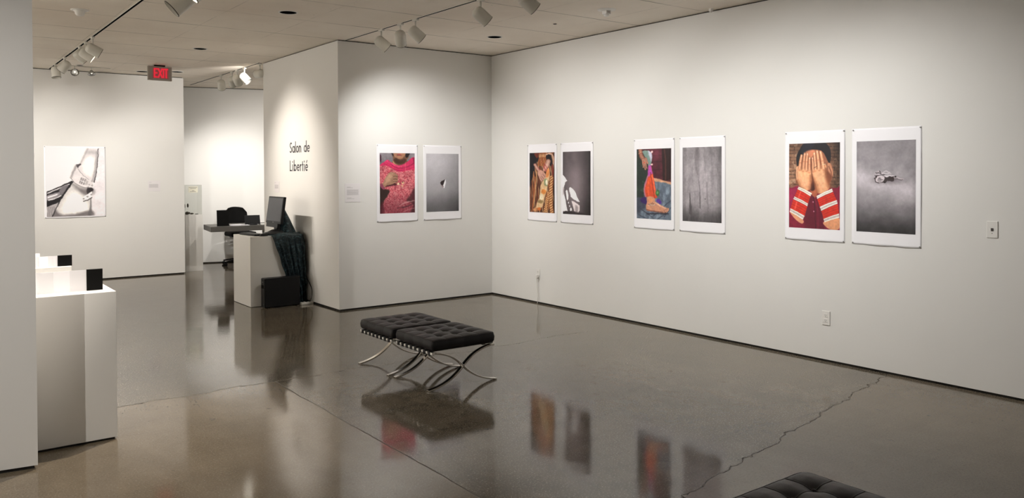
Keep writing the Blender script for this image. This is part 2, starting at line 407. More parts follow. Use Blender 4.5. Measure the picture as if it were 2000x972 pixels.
# ------------------------------------------------------------------ printed pictures (drawn as ink colours on the print's own mesh)
class Pic:
    def __init__(s, x0, x1, ytl, ytr, ybl, ybr, W=150, Hh=228, bg=(128, 128, 128), seed=1):
        s.W, s.H = W, Hh
        u, v = np.meshgrid(np.linspace(0, 1, W), np.linspace(0, 1, Hh))
        s.u, s.v = u, v
        s.X = x0 + (x1 - x0) * u
        top = ytl + (ytr - ytl) * u; bot = ybl + (ybr - ybl) * u
        s.Y = top + (bot - top) * v
        s.px = (x1 - x0) / W
        s.img = np.ones((Hh, W, 3)) * np.array(bg, float)
        s.r = np.random.RandomState(seed)
    def noise(s, nx, ny, oct=3):
        out = np.zeros((s.H, s.W)); amp = 1.0; tot = 0
        for o in range(oct):
            a, b = int(nx * 2**o) + 2, int(ny * 2**o) + 2
            g = s.r.rand(b, a)
            x = s.u * (a - 1.001); y = s.v * (b - 1.001)
            i = x.astype(int); j = y.astype(int); fx = x - i; fy = y - j
            fx = fx*fx*(3-2*fx); fy = fy*fy*(3-2*fy)
            out += amp * ((g[j, i]*(1-fx) + g[j, i+1]*fx)*(1-fy) + (g[j+1, i]*(1-fx) + g[j+1, i+1]*fx)*fy)
            tot += amp; amp *= 0.55
        return out / tot
    def put(s, mask, col):
        col = np.asarray(col, float)
        if col.ndim == 1: col = col[None, None, :]
        s.img = s.img * (1 - mask[..., None]) + col * mask[..., None]
    def segdist(s, pts):
        d = np.full(s.X.shape, 1e9); tt = np.zeros(s.X.shape); side = np.zeros(s.X.shape)
        n = len(pts) - 1
        for k in range(n):
            ax, ay = pts[k][:2]; bx, by = pts[k+1][:2]
            dx, dy = bx-ax, by-ay; L = dx*dx + dy*dy + 1e-9
            t = np.clip(((s.X-ax)*dx + (s.Y-ay)*dy)/L, 0, 1)
            q = np.hypot(s.X-ax-t*dx, s.Y-ay-t*dy)
            m = q < d
            d = np.where(m, q, d); tt = np.where(m, (k+t)/n, tt)
            side = np.where(m, np.sign((s.X-ax)*dy - (s.Y-ay)*dx), side)
        return d, tt, side
    def poly(s, pts, col, soft=4, smooth=True, alpha=1.0):
        if smooth:
            c = list(pts); c = [c[-1]] + c + [c[0], c[1]]
            out = []
            for i in range(1, len(c)-2):
                p0, p1, p2, p3 = [np.array(q, float) for q in c[i-1:i+3]]
                for k in range(6):
                    t = k/6
                    out.append(0.5*((2*p1)+(-p0+p2)*t+(2*p0-5*p1+4*p2-p3)*t*t+(-p0+3*p1-3*p2+p3)*t**3))
            pts = out
        P = np.array(pts, float)
        ins = np.zeros(s.X.shape, bool)
        n = len(P)
        for i in range(n):
            x1, y1 = P[i]; x2, y2 = P[(i+1) % n]
            c = ((y1 > s.Y) != (y2 > s.Y)) & (s.X < (x2-x1)*(s.Y-y1)/((y2-y1) if y2 != y1 else 1e-9)+x1)
            ins ^= c
        d, _, _ = s.segdist(list(P)+[P[0]])
        sd = np.where(ins, d, -d)
        m = np.clip(sd/max(soft, 0.5)+0.5, 0, 1)*alpha
        s.put(m, col)
        return m, sd
    def stroke(s, pts, w, col, edge=None, soft=3, smooth=True, alpha=1.0, shift=0.0):
        if smooth and len(pts) > 2: pts = [tuple(p) for p in catmull(pts, 5)]
        d, t, side = s.segdist(pts)
        ww = np.interp(t, np.linspace(0, 1, len(w)), w) if isinstance(w, (list, tuple)) else w
        m = np.clip((ww-d)/soft+0.5, 0, 1)*alpha
        if edge is None: s.put(m, col)
        else:
            f = np.clip((d*np.where(side*shift < 0, 1.0, 1-abs(shift)))/np.maximum(ww, 1e-3), 0, 1)**1.6
            s.put(m, np.array(col, float)[None, None]*(1-f[..., None]) + np.array(edge, float)[None, None]*f[..., None])
        return m
    def blob(s, x, y, rx, ry, col, ang=0, soft=0.4, alpha=1.0):
        c, q = math.cos(ang), math.sin(ang)
        dx, dy = s.X-x, s.Y-y
        e = np.hypot((dx*c+dy*q)/rx, (-dx*q+dy*c)/ry)
        s.put(np.clip((1-e)/soft+0.5, 0, 1)*alpha, col)
    def shade(s, f): s.img = s.img*np.clip(f, 0, 3)[..., None]
    def done(s, warp=0.5, tex=0.10, gain=1.0, desat=0.0):
        # ripple the outlines a little and give the surfaces a photographic mottling
        dx = (s.noise(16, 24, 3)-.5)*6.5*warp; dy = (s.noise(16, 24, 3)-.5)*6.5*warp
        jj, ii = np.meshgrid(np.arange(s.W), np.arange(s.H))
        a = np.clip(jj+dx*s.W/150, 0, s.W-1.001); b = np.clip(ii+dy*s.W/150, 0, s.H-1.001)
        i0, j0 = b.astype(int), a.astype(int); fy = (b-i0)[..., None]; fx = (a-j0)[..., None]
        im = s.img
        s.img = (im[i0, j0]*(1-fx)+im[i0, j0+1]*fx)*(1-fy)+(im[i0+1, j0]*(1-fx)+im[i0+1, j0+1]*fx)*fy
        s.shade(1+tex*2*(s.noise(7, 10, 3)-.5)+tex*1.6*(s.noise(30, 46, 2)-.5))
        lum = s.img.mean(-1, keepdims=True)
        return np.clip((s.img*(1-desat)+lum*desat)*gain, 0, 255)
def sm(a, b, x):
    t = np.clip((x-a)/(b-a), 0, 1); return t*t*(3-2*t)
def lerp(a, b, t): return np.array(a, float)[None, None]*(1-t[..., None])+np.array(b, float)[None, None]*t[..., None]

def pic_pink():
    p = Pic(38, 572, 38, 42, 935, 915, bg=(128, 120, 124), seed=3)
    p.shade(0.85+0.35*p.noise(3, 4))
    p.blob(48, 120, 16, 60, (70, 30, 50)); p.blob(75, 190, 50, 30, (95, 90, 98), alpha=.6)
    p.poly([(235, 20), (480, 20), (478, 90), (450, 150), (500, 170), (420, 240), (300, 235), (225, 190), (240, 130)], (122, 84, 62))
    p.poly([(430, 20), (500, 20), (486, 75), (440, 110), (425, 70)], (38, 30, 32))
    p.poly([(205, 30), (255, 30), (240, 90), (225, 60)], (40, 32, 36))
    p.poly([(250, 20), (415, 20), (420, 70), (375, 118), (320, 125), (270, 95)], (176, 122, 90), soft=14)
    p.poly([(250, 150), (300, 190), (390, 195), (440, 150), (410, 120), (340, 140), (280, 110)], (70, 42, 32), soft=20, alpha=.8)
    p.stroke([(300, 70), (330, 62), (365, 70)], [5, 11, 5], (168, 70, 72)); p.stroke([(300, 73), (335, 72), (365, 73)], 3, (92, 34, 38))
    p.poly([(240, 150), (262, 190), (330, 222), (290, 215), (235, 190)], (190, 140, 100), soft=10)
    body = p.poly([(38, 215), (120, 190), (300, 240), (480, 230), (580, 240), (590, 960), (30, 960)], (205, 78, 92), smooth=False)[0]
    base = p.img.copy()
    # paisley cotton: pale hooks on coral
    n1 = p.noise(26, 42, 2); n2 = p.noise(40, 66, 1)
    pat = np.clip((np.abs(n1-.5) < .055)*1.0+(n2 > .72)*.6, 0, 1)
    p.put(pat*body*.72, (238, 165, 160)); p.put((n1 < .34)*body*.5, (150, 36, 58))
    for k in range(170):
        x = 50+510*p.r.rand(); y = 250+670*p.r.rand(); a = p.r.rand()*6.3; R = 9+8*p.r.rand()
        pts = [(x+R*math.cos(a+t), y+R*1.1*math.sin(a+t)) for t in (0, .9, 1.8, 2.7, 3.6)]
        p.stroke(pts, 2.6, (236, 150, 150), soft=3, alpha=.75)
    p.put(body*sm(560, 930, p.Y)*.45, (105, 30, 48))
    p.put(body*sm(.40, .0, p.noise(3, 5))*.4, (110, 34, 50))
    p.poly([(560, 560), (590, 560), (590, 960), (480, 960), (545, 800), (440, 740), (500, 660)], (62, 28, 34), soft=30, alpha=.75)
    p.stroke([(330, 820), (420, 770), (560, 740)], [4, 12, 6], (225, 170, 165), soft=10, alpha=.6)
    p.stroke([(300, 850), (430, 830), (570, 780)], [4, 14, 6], (70, 26, 38), soft=12, alpha=.6)
    p.stroke([(390, 910), (470, 870), (560, 850)], [4, 10, 6], (215, 150, 150), soft=10, alpha=.5)
    # forearm in shade
    p.poly([(40, 500), (90, 560), (180, 590), (150, 680), (90, 760), (70, 960), (30, 960), (30, 520)], (58, 38, 34), soft=20)
    p.poly([(35, 930), (70, 760), (110, 930)], (110, 36, 50), soft=20, alpha=.8)
    # scarf
    sc = [(36, 222), (90, 178), (160, 140), (210, 175), (260, 205), (340, 218), (420, 190), (480, 150), (520, 112), (580, 112), (580, 265), (520, 285), (430, 300), (330, 316), (270, 296), (200, 250), (120, 225)]
    p.poly(sc, (226, 42, 98), soft=5)
    p.stroke([(170, 160), (240, 230), (330, 262), (430, 250), (560, 190)], 7, (176, 22, 70), soft=12, alpha=.8)
    p.stroke([(120, 200), (220, 262), (320, 298), (430, 285), (570, 245)], 5, (186, 26, 74), soft=10, alpha=.7)
    p.stroke([(150, 155), (230, 205), (330, 236), (420, 215)], 6, (244, 84, 130), soft=12, alpha=.7)
    p.stroke([(426, 180), (428, 250), (424, 300)], 3, (240, 110, 120), soft=3)
    p.poly([(540, 110), (580, 108), (580, 140), (560, 190)], (130, 20, 56), soft=20, alpha=.7)
    # hand
    p.stroke([(60, 560), (110, 520), (180, 500), (280, 500)], [10, 28, 30, 14], (50, 20, 24), soft=20, alpha=.8)
    p.poly([(62, 530), (88, 470), (140, 380), (195, 325), (235, 318), (275, 335), (300, 365), (308, 400), (306, 440), (296, 474), (262, 482), (230, 500), (180, 505), (135, 525), (95, 555)], (166, 124, 96), soft=6)
    p.poly([(120, 420), (190, 340), (235, 335), (220, 400), (160, 470), (110, 500)], (196, 152, 120), soft=30, alpha=.8)
    for y in (372, 412, 452): p.stroke([(238, y-6), (268, y-14), (303, y-2)], 10, (188, 140, 110), (140, 92, 72), soft=5); p.stroke([(240, y+12), (270, y+8), (300, y+14)], 2.5, (84, 50, 42), soft=5)
    p.poly([(40, 505), (70, 490), (110, 560), (90, 580), (45, 540)], (150, 70, 92), soft=8)
    p.stroke([(110, 330), (160, 340), (215, 300)], 3, (120, 30, 40), soft=6, alpha=.7)
    p.blob(318, 492, 20, 18, (244, 214, 170)); p.blob(388, 478, 20, 16, (240, 205, 150)); p.blob(375, 522, 16, 12, (236, 180, 140))
    p.blob(342, 486, 7, 12, (50, 20, 24)); p.blob(384, 470, 6, 9, (60, 20, 24))
    return p.done(.5, .10, .91, .14)

def pic_grey_chip():
    p = Pic(30, 552, 30, 35, 950, 930, seed=5)
    t = p.v; b = 178-18*sm(.1, .6, t)-62*sm(.55, 1.0, t)-26*sm(.35, 1.0, p.u)-14*sm(.9, 1, p.u)+10*(p.noise(3, 4)-.5)
    b = b+7*(p.r.rand(p.H, p.W)-.5)
    p.img = np.stack([b*1.0, b*.985, b*1.0], -1)
    p.poly([(250, 490), (272, 462), (300, 448), (335, 430), (330, 470), (310, 520), (285, 540), (262, 520)], (44, 34, 36), smooth=False)
    p.poly([(335, 430), (345, 470), (328, 520), (322, 568), (300, 566), (296, 528), (316, 480)], (240, 236, 236), smooth=False)
    p.poly([(262, 530), (290, 525), (308, 560), (290, 570), (270, 552)], (150, 140, 140), smooth=False)
    p.stroke([(262, 520), (285, 530), (300, 545)], 4, (90, 76, 76))
    return p.done(.6, .02)

def pic_saffron():
    p = Pic(40, 403, 40, 28, 925, 943, bg=(92, 50, 28), seed=7)
    f = p.noise(4, 3); bands = .5+.5*np.sin((p.X+24*np.sin(p.Y/150.0)+40*f)/6.3)
    p.img = lerp((66, 32, 22), (206, 132, 72), bands**1.4*(.35+.65*p.noise(6, 8)))
    p.put((.5+.5*np.sin((p.X-.22*p.Y+60*f)/9.7))**5*.55, (246, 214, 160))
    p.put(sm(330, 60, p.X)*sm(100, 600, p.Y)*.35, (60, 26, 20))
    # dark sleeves
    p.poly([(30, 30), (180, 30), (165, 150), (120, 215), (110, 330), (60, 470), (30, 520)], (26, 22, 28), soft=16)
    p.poly([(110, 40), (185, 30), (175, 90), (140, 110)], (110, 40, 22), soft=14)
    p.poly([(285, 70), (345, 60), (375, 200), (345, 230), (290, 130)], (28, 22, 26), soft=10)
    # upper bundle of cords
    for k in range(7):
        x = 178+k*15
        p.stroke([(x+14, 30), (x+4, 130), (x-16, 230)], 5, (216-12*(k % 3), 122, 60), (110, 46, 20), soft=4)
        p.stroke([(x+8, 60), (x+2, 100)], 2.4, (244, 206, 150), soft=3)
    p.stroke([(280, 60), (330, 48), (378, 80), (388, 200), (392, 260)], [9, 13, 14, 12, 8], (222, 190, 160), (150, 84, 60), soft=6)
    p.stroke([(372, 220), (378, 330), (380, 480)], 14, (150, 60, 44), (74, 26, 22), soft=8)
    p.poly([(395, 240), (410, 240), (410, 930), (392, 930)], (24, 18, 18), soft=6)
    # pale patterned panel
    p.poly([(318, 260), (335, 330), (328, 420), (300, 560), (265, 700), (225, 850), (140, 870), (130, 820), (185, 700), (205, 520), (255, 430), (290, 330)], (222, 184, 134), soft=8)
    p.poly([(316, 270), (330, 330), (310, 400), (280, 400), (290, 320)], (226, 140, 74), soft=12)
    p.poly([(255, 430), (300, 440), (300, 530), (262, 520)], (146, 158, 112), soft=14)
    p.blob(248, 620, 34, 38, (222, 136, 58)); p.blob(215, 700, 30, 46, (238, 220, 184)); p.blob(290, 480, 14, 40, (236, 226, 196))
    p.blob(200, 770, 40, 24, (150, 122, 76), soft=.8); p.blob(180, 880, 34, 22, (206, 110, 44)); p.blob(120, 890, 30, 30, (214, 150, 96), soft=.8)
    # left folds
    for x, y, c in ((130, 560, (214, 168, 110)), (105, 640, (188, 104, 56)), (160, 560, (96, 40, 24)), (80, 560, (196, 128, 76)), (62, 700, (110, 56, 34))):
        p.stroke([(x+20, y-240), (x, y), (x-28, y+290)], [5, 8, 5], c, soft=6, alpha=.85)
    # twisted rope
    for cx, top, w in ((348, 400, 24), (300, 620, 12), (272, 700, 9)):
        pts = [(cx+(14 if w > 20 else 12), top), (cx, (top+940)/2), (cx-6+(18 if w > 20 else -20), 945)]
        d, t, _ = p.segdist(catmull(pts, 6))
        m = np.clip((w-d)/4+.5, 0, 1)
        st = .5+.5*np.sin((p.Y+p.X*.8)/(6.2 if w > 20 else 4.5))
        p.put(m, lerp((150, 76, 34), (244, 206, 140), st*(1-.5*(d/w).clip(0, 1)**2)))
    # arms and hands
    p.stroke([(120, 215), (150, 265), (190, 320)], [22, 26, 25], (206, 160, 138), (120, 70, 60), soft=6)
    p.stroke([(316, 160), (300, 215), (262, 290)], [32, 34, 26], (222, 180, 158), (150, 90, 76), soft=6)
    p.stroke([(262, 200), (300, 270)], 8, (178, 66, 66), soft=5, alpha=.6); p.stroke([(250, 240), (282, 308)], 10, (176, 66, 64), soft=6, alpha=.7)
    p.stroke([(166, 262), (196, 300)], 8, (186, 84, 80), soft=6, alpha=.6)
    p.poly([(165, 310), (205, 295), (245, 315), (272, 355), (282, 395), (262, 420), (240, 445), (215, 470), (196, 440), (175, 395), (160, 350)], (200, 150, 128), soft=5)
    for a, b in (((240, 345), (278, 395)), ((225, 375), (262, 422)), ((208, 400), (240, 446)), ((195, 420), (216, 462))):
        p.stroke([a, b], 8, (218, 170, 148), (160, 104, 88), soft=4); p.stroke([(a[0]-6, a[1]+10), (b[0]-8, b[1]+6)], 2, (104, 56, 48), soft=4)
    return p.done(.5, .10, .90, .10)

def pic_shadow_chair():
    p = Pic(28, 410, 45, 33, 918, 943, seed=9)
    b = 84+38*np.exp(-((p.u-.45)/.35)**2)*sm(0, .45, p.v)-30*sm(.55, 1.0, p.u)-26*sm(.6, 1.0, p.v)-12*sm(.15, 0, p.u)+8*(p.noise(4, 5)-.5)
    b = np.clip(b-20*sm(.9, 1, p.u), 20, 200)
    p.img = np.stack([b*1.02, b*.93, b*.95], -1)
    p.stroke([(190, 30), (195, 140)], 40, (124, 112, 112), soft=50, alpha=.3)
    W = (246, 240, 238)
    p.poly([(10, 360), (32, 370), (60, 405), (90, 450), (62, 480), (48, 520), (44, 570), (40, 600), (52, 650), (70, 740), (95, 880), (20, 890)], W, smooth=False, soft=5)
    p.poly([(28, 545), (46, 560), (44, 640), (26, 650)], (150, 140, 140), soft=14, alpha=.8)
    p.poly([(130, 540), (150, 552), (185, 590), (212, 630), (232, 690), (262, 750), (230, 742), (180, 715), (140, 680), (122, 600), (118, 555)], W, smooth=False, soft=5)
    p.poly([(80, 580), (92, 585), (100, 625), (108, 672), (106, 710), (92, 735), (82, 700), (72, 640), (68, 600)], (226, 216, 214), smooth=False, soft=5)
    p.poly([(150, 732), (175, 740), (262, 800), (262, 870), (245, 905), (205, 905), (190, 880), (165, 800)], (214, 204, 202), smooth=False, soft=6)
    p.poly([(205, 800), (240, 830), (235, 905), (205, 905)], (130, 120, 120), soft=24, alpha=.8)
    for x, y, rx, ry in ((108, 762, 8, 12), (122, 808, 8, 12), (140, 858, 13, 26)): p.blob(x, y, rx, ry, (232, 224, 222))
    p.poly([(20, 885), (120, 880), (280, 905), (420, 930), (420, 960), (20, 960)], (40, 34, 36), soft=20, alpha=.85)
    return p.done(.6, .03)

def pic_foot():
    p = Pic(35, 468, 35, 22, 915, 943, bg=(92, 32, 46), seed=11)
    p.shade(.7+.6*p.noise(5, 5))
    for y in (120, 200, 300): p.stroke([(230, y), (350, y-8)], 4, (52, 16, 26), soft=5, alpha=.8)
    p.blob(290, 90, 40, 60, (136, 52, 74), soft=1.2, alpha=.6)
    p.poly([(352, 20), (480, 20), (480, 410), (395, 445), (365, 430)], (42, 18, 20), soft=10, smooth=False)
    p.stroke([(385, 40), (400, 200), (398, 420)], 7, (88, 44, 40), soft=12)
    p.poly([(250, 400), (370, 430), (480, 460), (480, 520), (260, 450)], (214, 156, 116), soft=10, smooth=False)
    p.poly([(28, 430), (262, 448), (400, 462), (480, 495), (480, 960), (28, 960)], (104, 118, 132), soft=12, smooth=False)
    fl = sm(440, 500, p.Y)
    p.put(fl*(p.noise(9, 14) > .55)*.35, (62, 70, 86)); p.put(fl*sm(.5, .75, p.noise(14, 9))*.5, (150, 168, 182))
    for a, b in (((40, 760), (230, 900)), ((240, 890), (330, 830)), ((330, 800), (470, 690)), ((60, 870), (200, 940)), ((300, 930), (400, 860)), ((380, 900), (470, 780))):
        p.stroke([a, b], 4, (48, 54, 72), soft=5, alpha=.8)
    p.poly([(28, 620), (150, 640), (160, 760), (100, 820), (28, 850)], (50, 54, 68), soft=30, alpha=.7)
    # dark green skirt
    p.poly([(28, 30), (60, 30), (150, 120), (205, 240), (190, 360), (140, 470), (130, 600), (120, 650), (28, 650)], (38, 52, 44), soft=10, smooth=False)
    p.put(np.clip((p.noise(10, 16) > .62)*(p.X < 150)*(p.Y < 620)*(p.Y > 200), 0, 1)*.45, (72, 96, 72))
    # knee in grey-green cloth
    p.poly([(110, 60), (165, 48), (215, 70), (235, 120), (228, 180), (214, 250), (190, 260), (165, 170), (130, 110)], (120, 148, 138), soft=6)
    p.poly([(185, 58), (222, 78), (234, 130), (222, 190), (205, 140)], (196, 190, 208), soft=16)
    # trouser leg orange / pink
    p.poly([(185, 250), (222, 255), (245, 360), (268, 470), (280, 580), (300, 650), (262, 668), (235, 640), (185, 645), (140, 640), (128, 560), (150, 470), (180, 380)], (226, 74, 34), soft=6, smooth=False)
    p.poly([(185, 240), (220, 245), (240, 350), (215, 350), (200, 380), (175, 390)], (186, 70, 170), soft=16, smooth=False)
    p.stroke([(178, 380), (145, 480), (135, 560), (150, 640)], 9, (190, 110, 130), soft=10)
    p.stroke([(212, 330), (236, 450), (250, 560), (268, 655)], 4, (150, 38, 22), soft=8)
    p.stroke([(232, 370), (256, 480), (276, 610)], 9, (246, 100, 56), soft=9)
    p.stroke([(190, 440), (180, 540), (190, 620)], 9, (244, 92, 40), soft=12)
    p.poly([(85, 670), (120, 650), (158, 655), (164, 735), (120, 725), (90, 700)], (54, 28, 96), soft=8)
    p.blob(302, 592, 24, 42, (56, 116, 60)); p.blob(300, 590, 10, 20, (104, 170, 100)); p.poly([(285, 690), (320, 670), (348, 710), (340, 738), (305, 720)], (88, 44, 150), soft=8)
    # foot
    p.poly([(172, 645), (235, 640), (268, 668), (275, 705), (330, 745), (400, 778), (440, 790), (438, 815), (415, 845), (370, 852), (300, 838), (230, 828), (165, 815), (152, 775), (165, 720)], (202, 138, 104), soft=5)
    p.poly([(180, 650), (225, 650), (240, 700), (200, 720)], (222, 146, 96), soft=16)
    p.stroke([(160, 805), (230, 822), (320, 836), (400, 848)], 6, (128, 70, 54), soft=10)
    p.stroke([(280, 720), (340, 762), (400, 790)], 8, (226, 172, 140), soft=14)
    for a in ((372, 836), (388, 822), (402, 812), (415, 803), (428, 797)): p.blob(a[0]+4, a[1]+5, 11, 8, (214, 152, 120), ang=.5); p.stroke([(a[0]-6, a[1]-4), (a[0]+2, a[1]+8)], 2, (118, 62, 48), soft=3)
    for k in range(9): p.blob(185+k*11, 735+10*math.sin(k), 6, 4, (92, 74, 66)); p.blob(190+k*10, 748+8*math.cos(k*1.3), 5, 4, (206, 190, 170))
    p.stroke([(170, 860), (300, 856), (430, 860)], 10, (36, 36, 48), soft=14, alpha=.8)
    # hand on the knee
    p.stroke([(82, 50), (92, 110), (120, 160)], [26, 28, 30], (186, 122, 96), (116, 62, 50), soft=6)
    for a, b in (((110, 165), (122, 265)), ((128, 160), (148, 295)), ((145, 160), (165, 280)), ((155, 150), (178, 215))):
        p.stroke([a, b], [12, 8], (198, 138, 110), (130, 76, 60), soft=4)
    p.stroke([(62, 100), (88, 84), (108, 78)], 4, (160, 70, 62), soft=3); p.stroke([(60, 92), (85, 74), (105, 68)], 3, (214, 170, 120), soft=3)
    p.blob(132, 205, 10, 9, (214, 90, 60)); p.blob(230, 68, 14, 13, (255, 205, 200)); p.blob(231, 231, 14, 13, (250, 196, 190))
    return p.done(.5, .10, .91, .14)

def pic_grey_smear():
    p = Pic(500, 835, 170, 155, 803, 820, seed=13)
    b = 142-30*sm(.35, .0, p.v)*(.4+p.u*.6)-70*sm(.72, 1.0, p.v)-22*sm(.8, 1., p.u)-14*sm(.15, 0, p.u)
    n = p.noise(16, 3, 3); b = b+34*(n-.5)+14*(p.noise(6, 4)-.5)
    b = b+14*np.exp(-((p.u-.52)/.12)**2)
    p.img = np.stack([b*1.0, b*.96, b*.975], -1)
    p.blob(628, 210, 16, 60, (92, 86, 88), soft=1.6, alpha=.8)
    p.stroke([(612, 250), (622, 330), (632, 400)], 5, (112, 106, 108), soft=12, alpha=.6)
    p.stroke([(565, 560), (568, 640), (572, 740)], [3, 8, 14], (70, 66, 68), soft=8, alpha=.8)
    p.stroke([(640, 440), (652, 540), (655, 690)], [2, 4, 7], (84, 80, 82), soft=7, alpha=.7)
    p.stroke([(712, 470), (716, 620), (730, 700)], 4, (104, 99, 101), soft=12, alpha=.6)
    p.stroke([(520, 560), (640, 545)], 3, (120, 114, 116), soft=9, alpha=.4)
    p.blob(698, 612, 5, 4, (60, 56, 58))
    return p.done()

def pic_hands():
    p = Pic(27, 552, 45, 30, 912, 945, W=176, Hh=270, bg=(136, 96, 72), seed=15)
    row = np.floor(p.Y/36); off = (row % 2)*40
    fy = (p.Y/36) % 1; fx = ((p.X+off+18*np.sin(row*3.1))/82) % 1
    br = p.noise(9, 16, 3)
    p.img = lerp((108, 70, 52), (176, 132, 100), br)
    p.put(np.clip((fy < .14)+(fx < .05), 0, 1)*.75, (62, 40, 32))
    p.put(((p.noise(24, 40) > .68)*.5), (206, 170, 138))
    p.shade(1-.45*sm(.75, 1.0, p.u)-.25*sm(.3, .0, p.v))
    # shirt
    p.poly([(20, 540), (60, 505), (140, 485), (250, 520), (330, 560), (430, 510), (520, 505), (560, 520), (560, 960), (20, 960)], (126, 20, 50), soft=6)
    p.poly([(20, 540), (70, 505), (140, 488), (110, 600), (60, 700), (30, 760)], (160, 26, 74), soft=30, alpha=.8)
    p.poly([(230, 620), (340, 600), (400, 960), (200, 960)], (88, 14, 36), soft=30, alpha=.7)
    p.stroke([(285, 600), (300, 700), (310, 940)], 3, (60, 8, 26), soft=5)
    p.stroke([(300, 600), (330, 740), (335, 940)], 3, (150, 36, 66), soft=8, alpha=.7)
    p.poly([(250, 500), (340, 520), (310, 600), (285, 590), (262, 560)], (176, 92, 62), soft=10)
    for q in ((291, 748), (283, 650)): p.blob(q[0], q[1], 7, 7, (190, 120, 140))
    # hair and face
    p.poly([(112, 270), (106, 180), (140, 100), (175, 50), (230, 26), (380, 26), (430, 60), (458, 110), (462, 190), (448, 250), (410, 250), (380, 160), (300, 110), (210, 120), (150, 170), (130, 270)], (22, 20, 26), soft=6)
    p.poly([(200, 125), (300, 105), (380, 130), (440, 240), (470, 260), (485, 340), (470, 420), (430, 470), (330, 520), (250, 500), (200, 400), (180, 250)], (150, 92, 66), soft=8)
    p.poly([(215, 128), (290, 112), (300, 150), (250, 190), (220, 160)], (206, 128, 92), soft=12)
    p.poly([(170, 60), (230, 30), (300, 40), (260, 100), (200, 130), (160, 190)], (30, 32, 46), soft=14, alpha=.7)
    p.poly([(428, 260), (455, 250), (480, 320), (478, 380), (445, 350)], (196, 134, 98), soft=6)
    p.stroke([(440, 280), (462, 330), (470, 370)], 4, (120, 66, 48), soft=6)
    p.poly([(400, 330), (470, 370), (455, 440), (400, 480)], (120, 66, 44), soft=18, alpha=.85)
    p.poly([(262, 400), (282, 400), (300, 520), (250, 520)], (66, 30, 22), soft=10)
    # left hand (viewer's left)
    SK, ED = (224, 160, 116), (166, 100, 64)
    p.poly([(110, 290), (150, 280), (240, 300), (272, 340), (275, 400), (262, 470), (250, 520), (200, 530), (150, 500), (118, 440), (104, 400)], SK, soft=5)
    for a, b, w in (((160, 165), (140, 310), [12, 19]), ((195, 148), (180, 320), [12, 19]), ((222, 145), (212, 320), [12, 18]), ((246, 190), (243, 340), [10, 15])):
        p.stroke([a, ((a[0]+b[0])/2-2, (a[1]+b[1])/2), b], w, (232, 170, 128), ED, soft=4)
    p.poly([(125, 310), (240, 330), (262, 400), (200, 440), (130, 400)], (230, 166, 118), soft=24, alpha=.85)
    p.stroke([(112, 290), (108, 360), (116, 420)], 9, (236, 180, 140), ED, soft=4)
    p.stroke([(262, 200), (266, 330), (274, 440), (258, 520)], 3.5, (92, 48, 34), soft=5, alpha=.9)
    for x in (168, 202, 230): p.stroke([(x, 175), (x-8, 300)], 1.6, (150, 86, 58), soft=4, alpha=.8)
    for x, y in ((150, 240), (184, 230), (214, 232), (245, 262)): p.stroke([(x-10, y), (x+10, y-2)], 2.4, (186, 96, 66), soft=4, alpha=.8)
    # right hand
    p.poly([(275, 290), (330, 270), (410, 262), (418, 330), (428, 420), (452, 500), (400, 545), (335, 560), (310, 470), (285, 400)], SK, soft=5)
    for a, b, w in (((277, 190), (284, 330), [9, 14]), ((293, 140), (304, 320), [12, 18]), ((323, 122), (342, 320), [13, 19]), ((358, 128), (392, 320), [13, 20])):
        p.stroke([a, ((a[0]+b[0])/2+2, (a[1]+b[1])/2), b], w, (234, 174, 132), ED, soft=4)
    p.poly([(290, 320), (400, 320), (412, 400), (350, 450), (300, 420)], (234, 172, 124), soft=24, alpha=.85)
    for x in (290, 318, 350): p.stroke([(x-4, 180), (x+12, 300)], 1.6, (150, 86, 58), soft=4, alpha=.8)
    for x, y in ((298, 225), (330, 215), (372, 225)): p.stroke([(x-10, y), (x+12, y-3)], 2.4, (186, 96, 66), soft=4, alpha=.8)
    p.stroke([(378, 262), (408, 256)], 3, (210, 190, 150), soft=2); p.stroke([(292, 296), (326, 276)], 3, (84, 62, 52), soft=2)
    p.stroke([(412, 300), (420, 380), (440, 470)], 6, (150, 88, 60), soft=10, alpha=.8)
    GAPC = (112, 58, 38)
    for q in ([(178, 160), (164, 230), (160, 318)], [(209, 150), (198, 230), (196, 322)], [(236, 172), (229, 250), (228, 330)], [(283, 165), (290, 240), (296, 318)], [(309, 138), (318, 220), (324, 312)], [(342, 132), (356, 220), (366, 308)]):
        p.stroke(q, [2.2, 3.2, 1.6], GAPC, soft=5, alpha=.75)
    p.stroke([(116, 430), (150, 500), (170, 520)], 14, (150, 84, 52), soft=30, alpha=.6)
    p.stroke([(262, 380), (262, 450), (250, 515)], 14, (140, 74, 46), soft=30, alpha=.7)
    p.stroke([(286, 410), (312, 480), (332, 550)], 14, (146, 80, 48), soft=30, alpha=.6)
    p.stroke([(408, 330), (422, 420), (450, 500)], 16, (142, 78, 48), soft=34, alpha=.7)
    for q in ([(140, 330), (160, 400), (190, 470)], [(200, 330), (205, 400), (215, 470)], [(330, 330), (350, 410), (380, 490)], [(380, 320), (385, 380), (400, 450)]):
        p.stroke(q, 9, (246, 190, 146), soft=26, alpha=.45)
    for x, y in ((142, 318), (178, 330), (212, 332), (242, 345), (286, 335), (306, 326), (345, 322), (392, 318)): p.blob(x, y, 13, 8, (190, 112, 76), soft=1.2, alpha=.6)
    for x, y in ((160, 172), (195, 155), (222, 152), (246, 197), (277, 197), (293, 147), (323, 130), (358, 136)): p.blob(x, y, 6, 8, (250, 206, 180), soft=.8, alpha=.7)
    # elbows
    p.poly([(38, 745), (175, 835), (170, 875), (120, 850), (70, 800)], (206, 140, 104), soft=6)
    p.poly([(395, 855), (545, 820), (545, 930), (470, 940), (410, 905)], (212, 144, 102), soft=6)
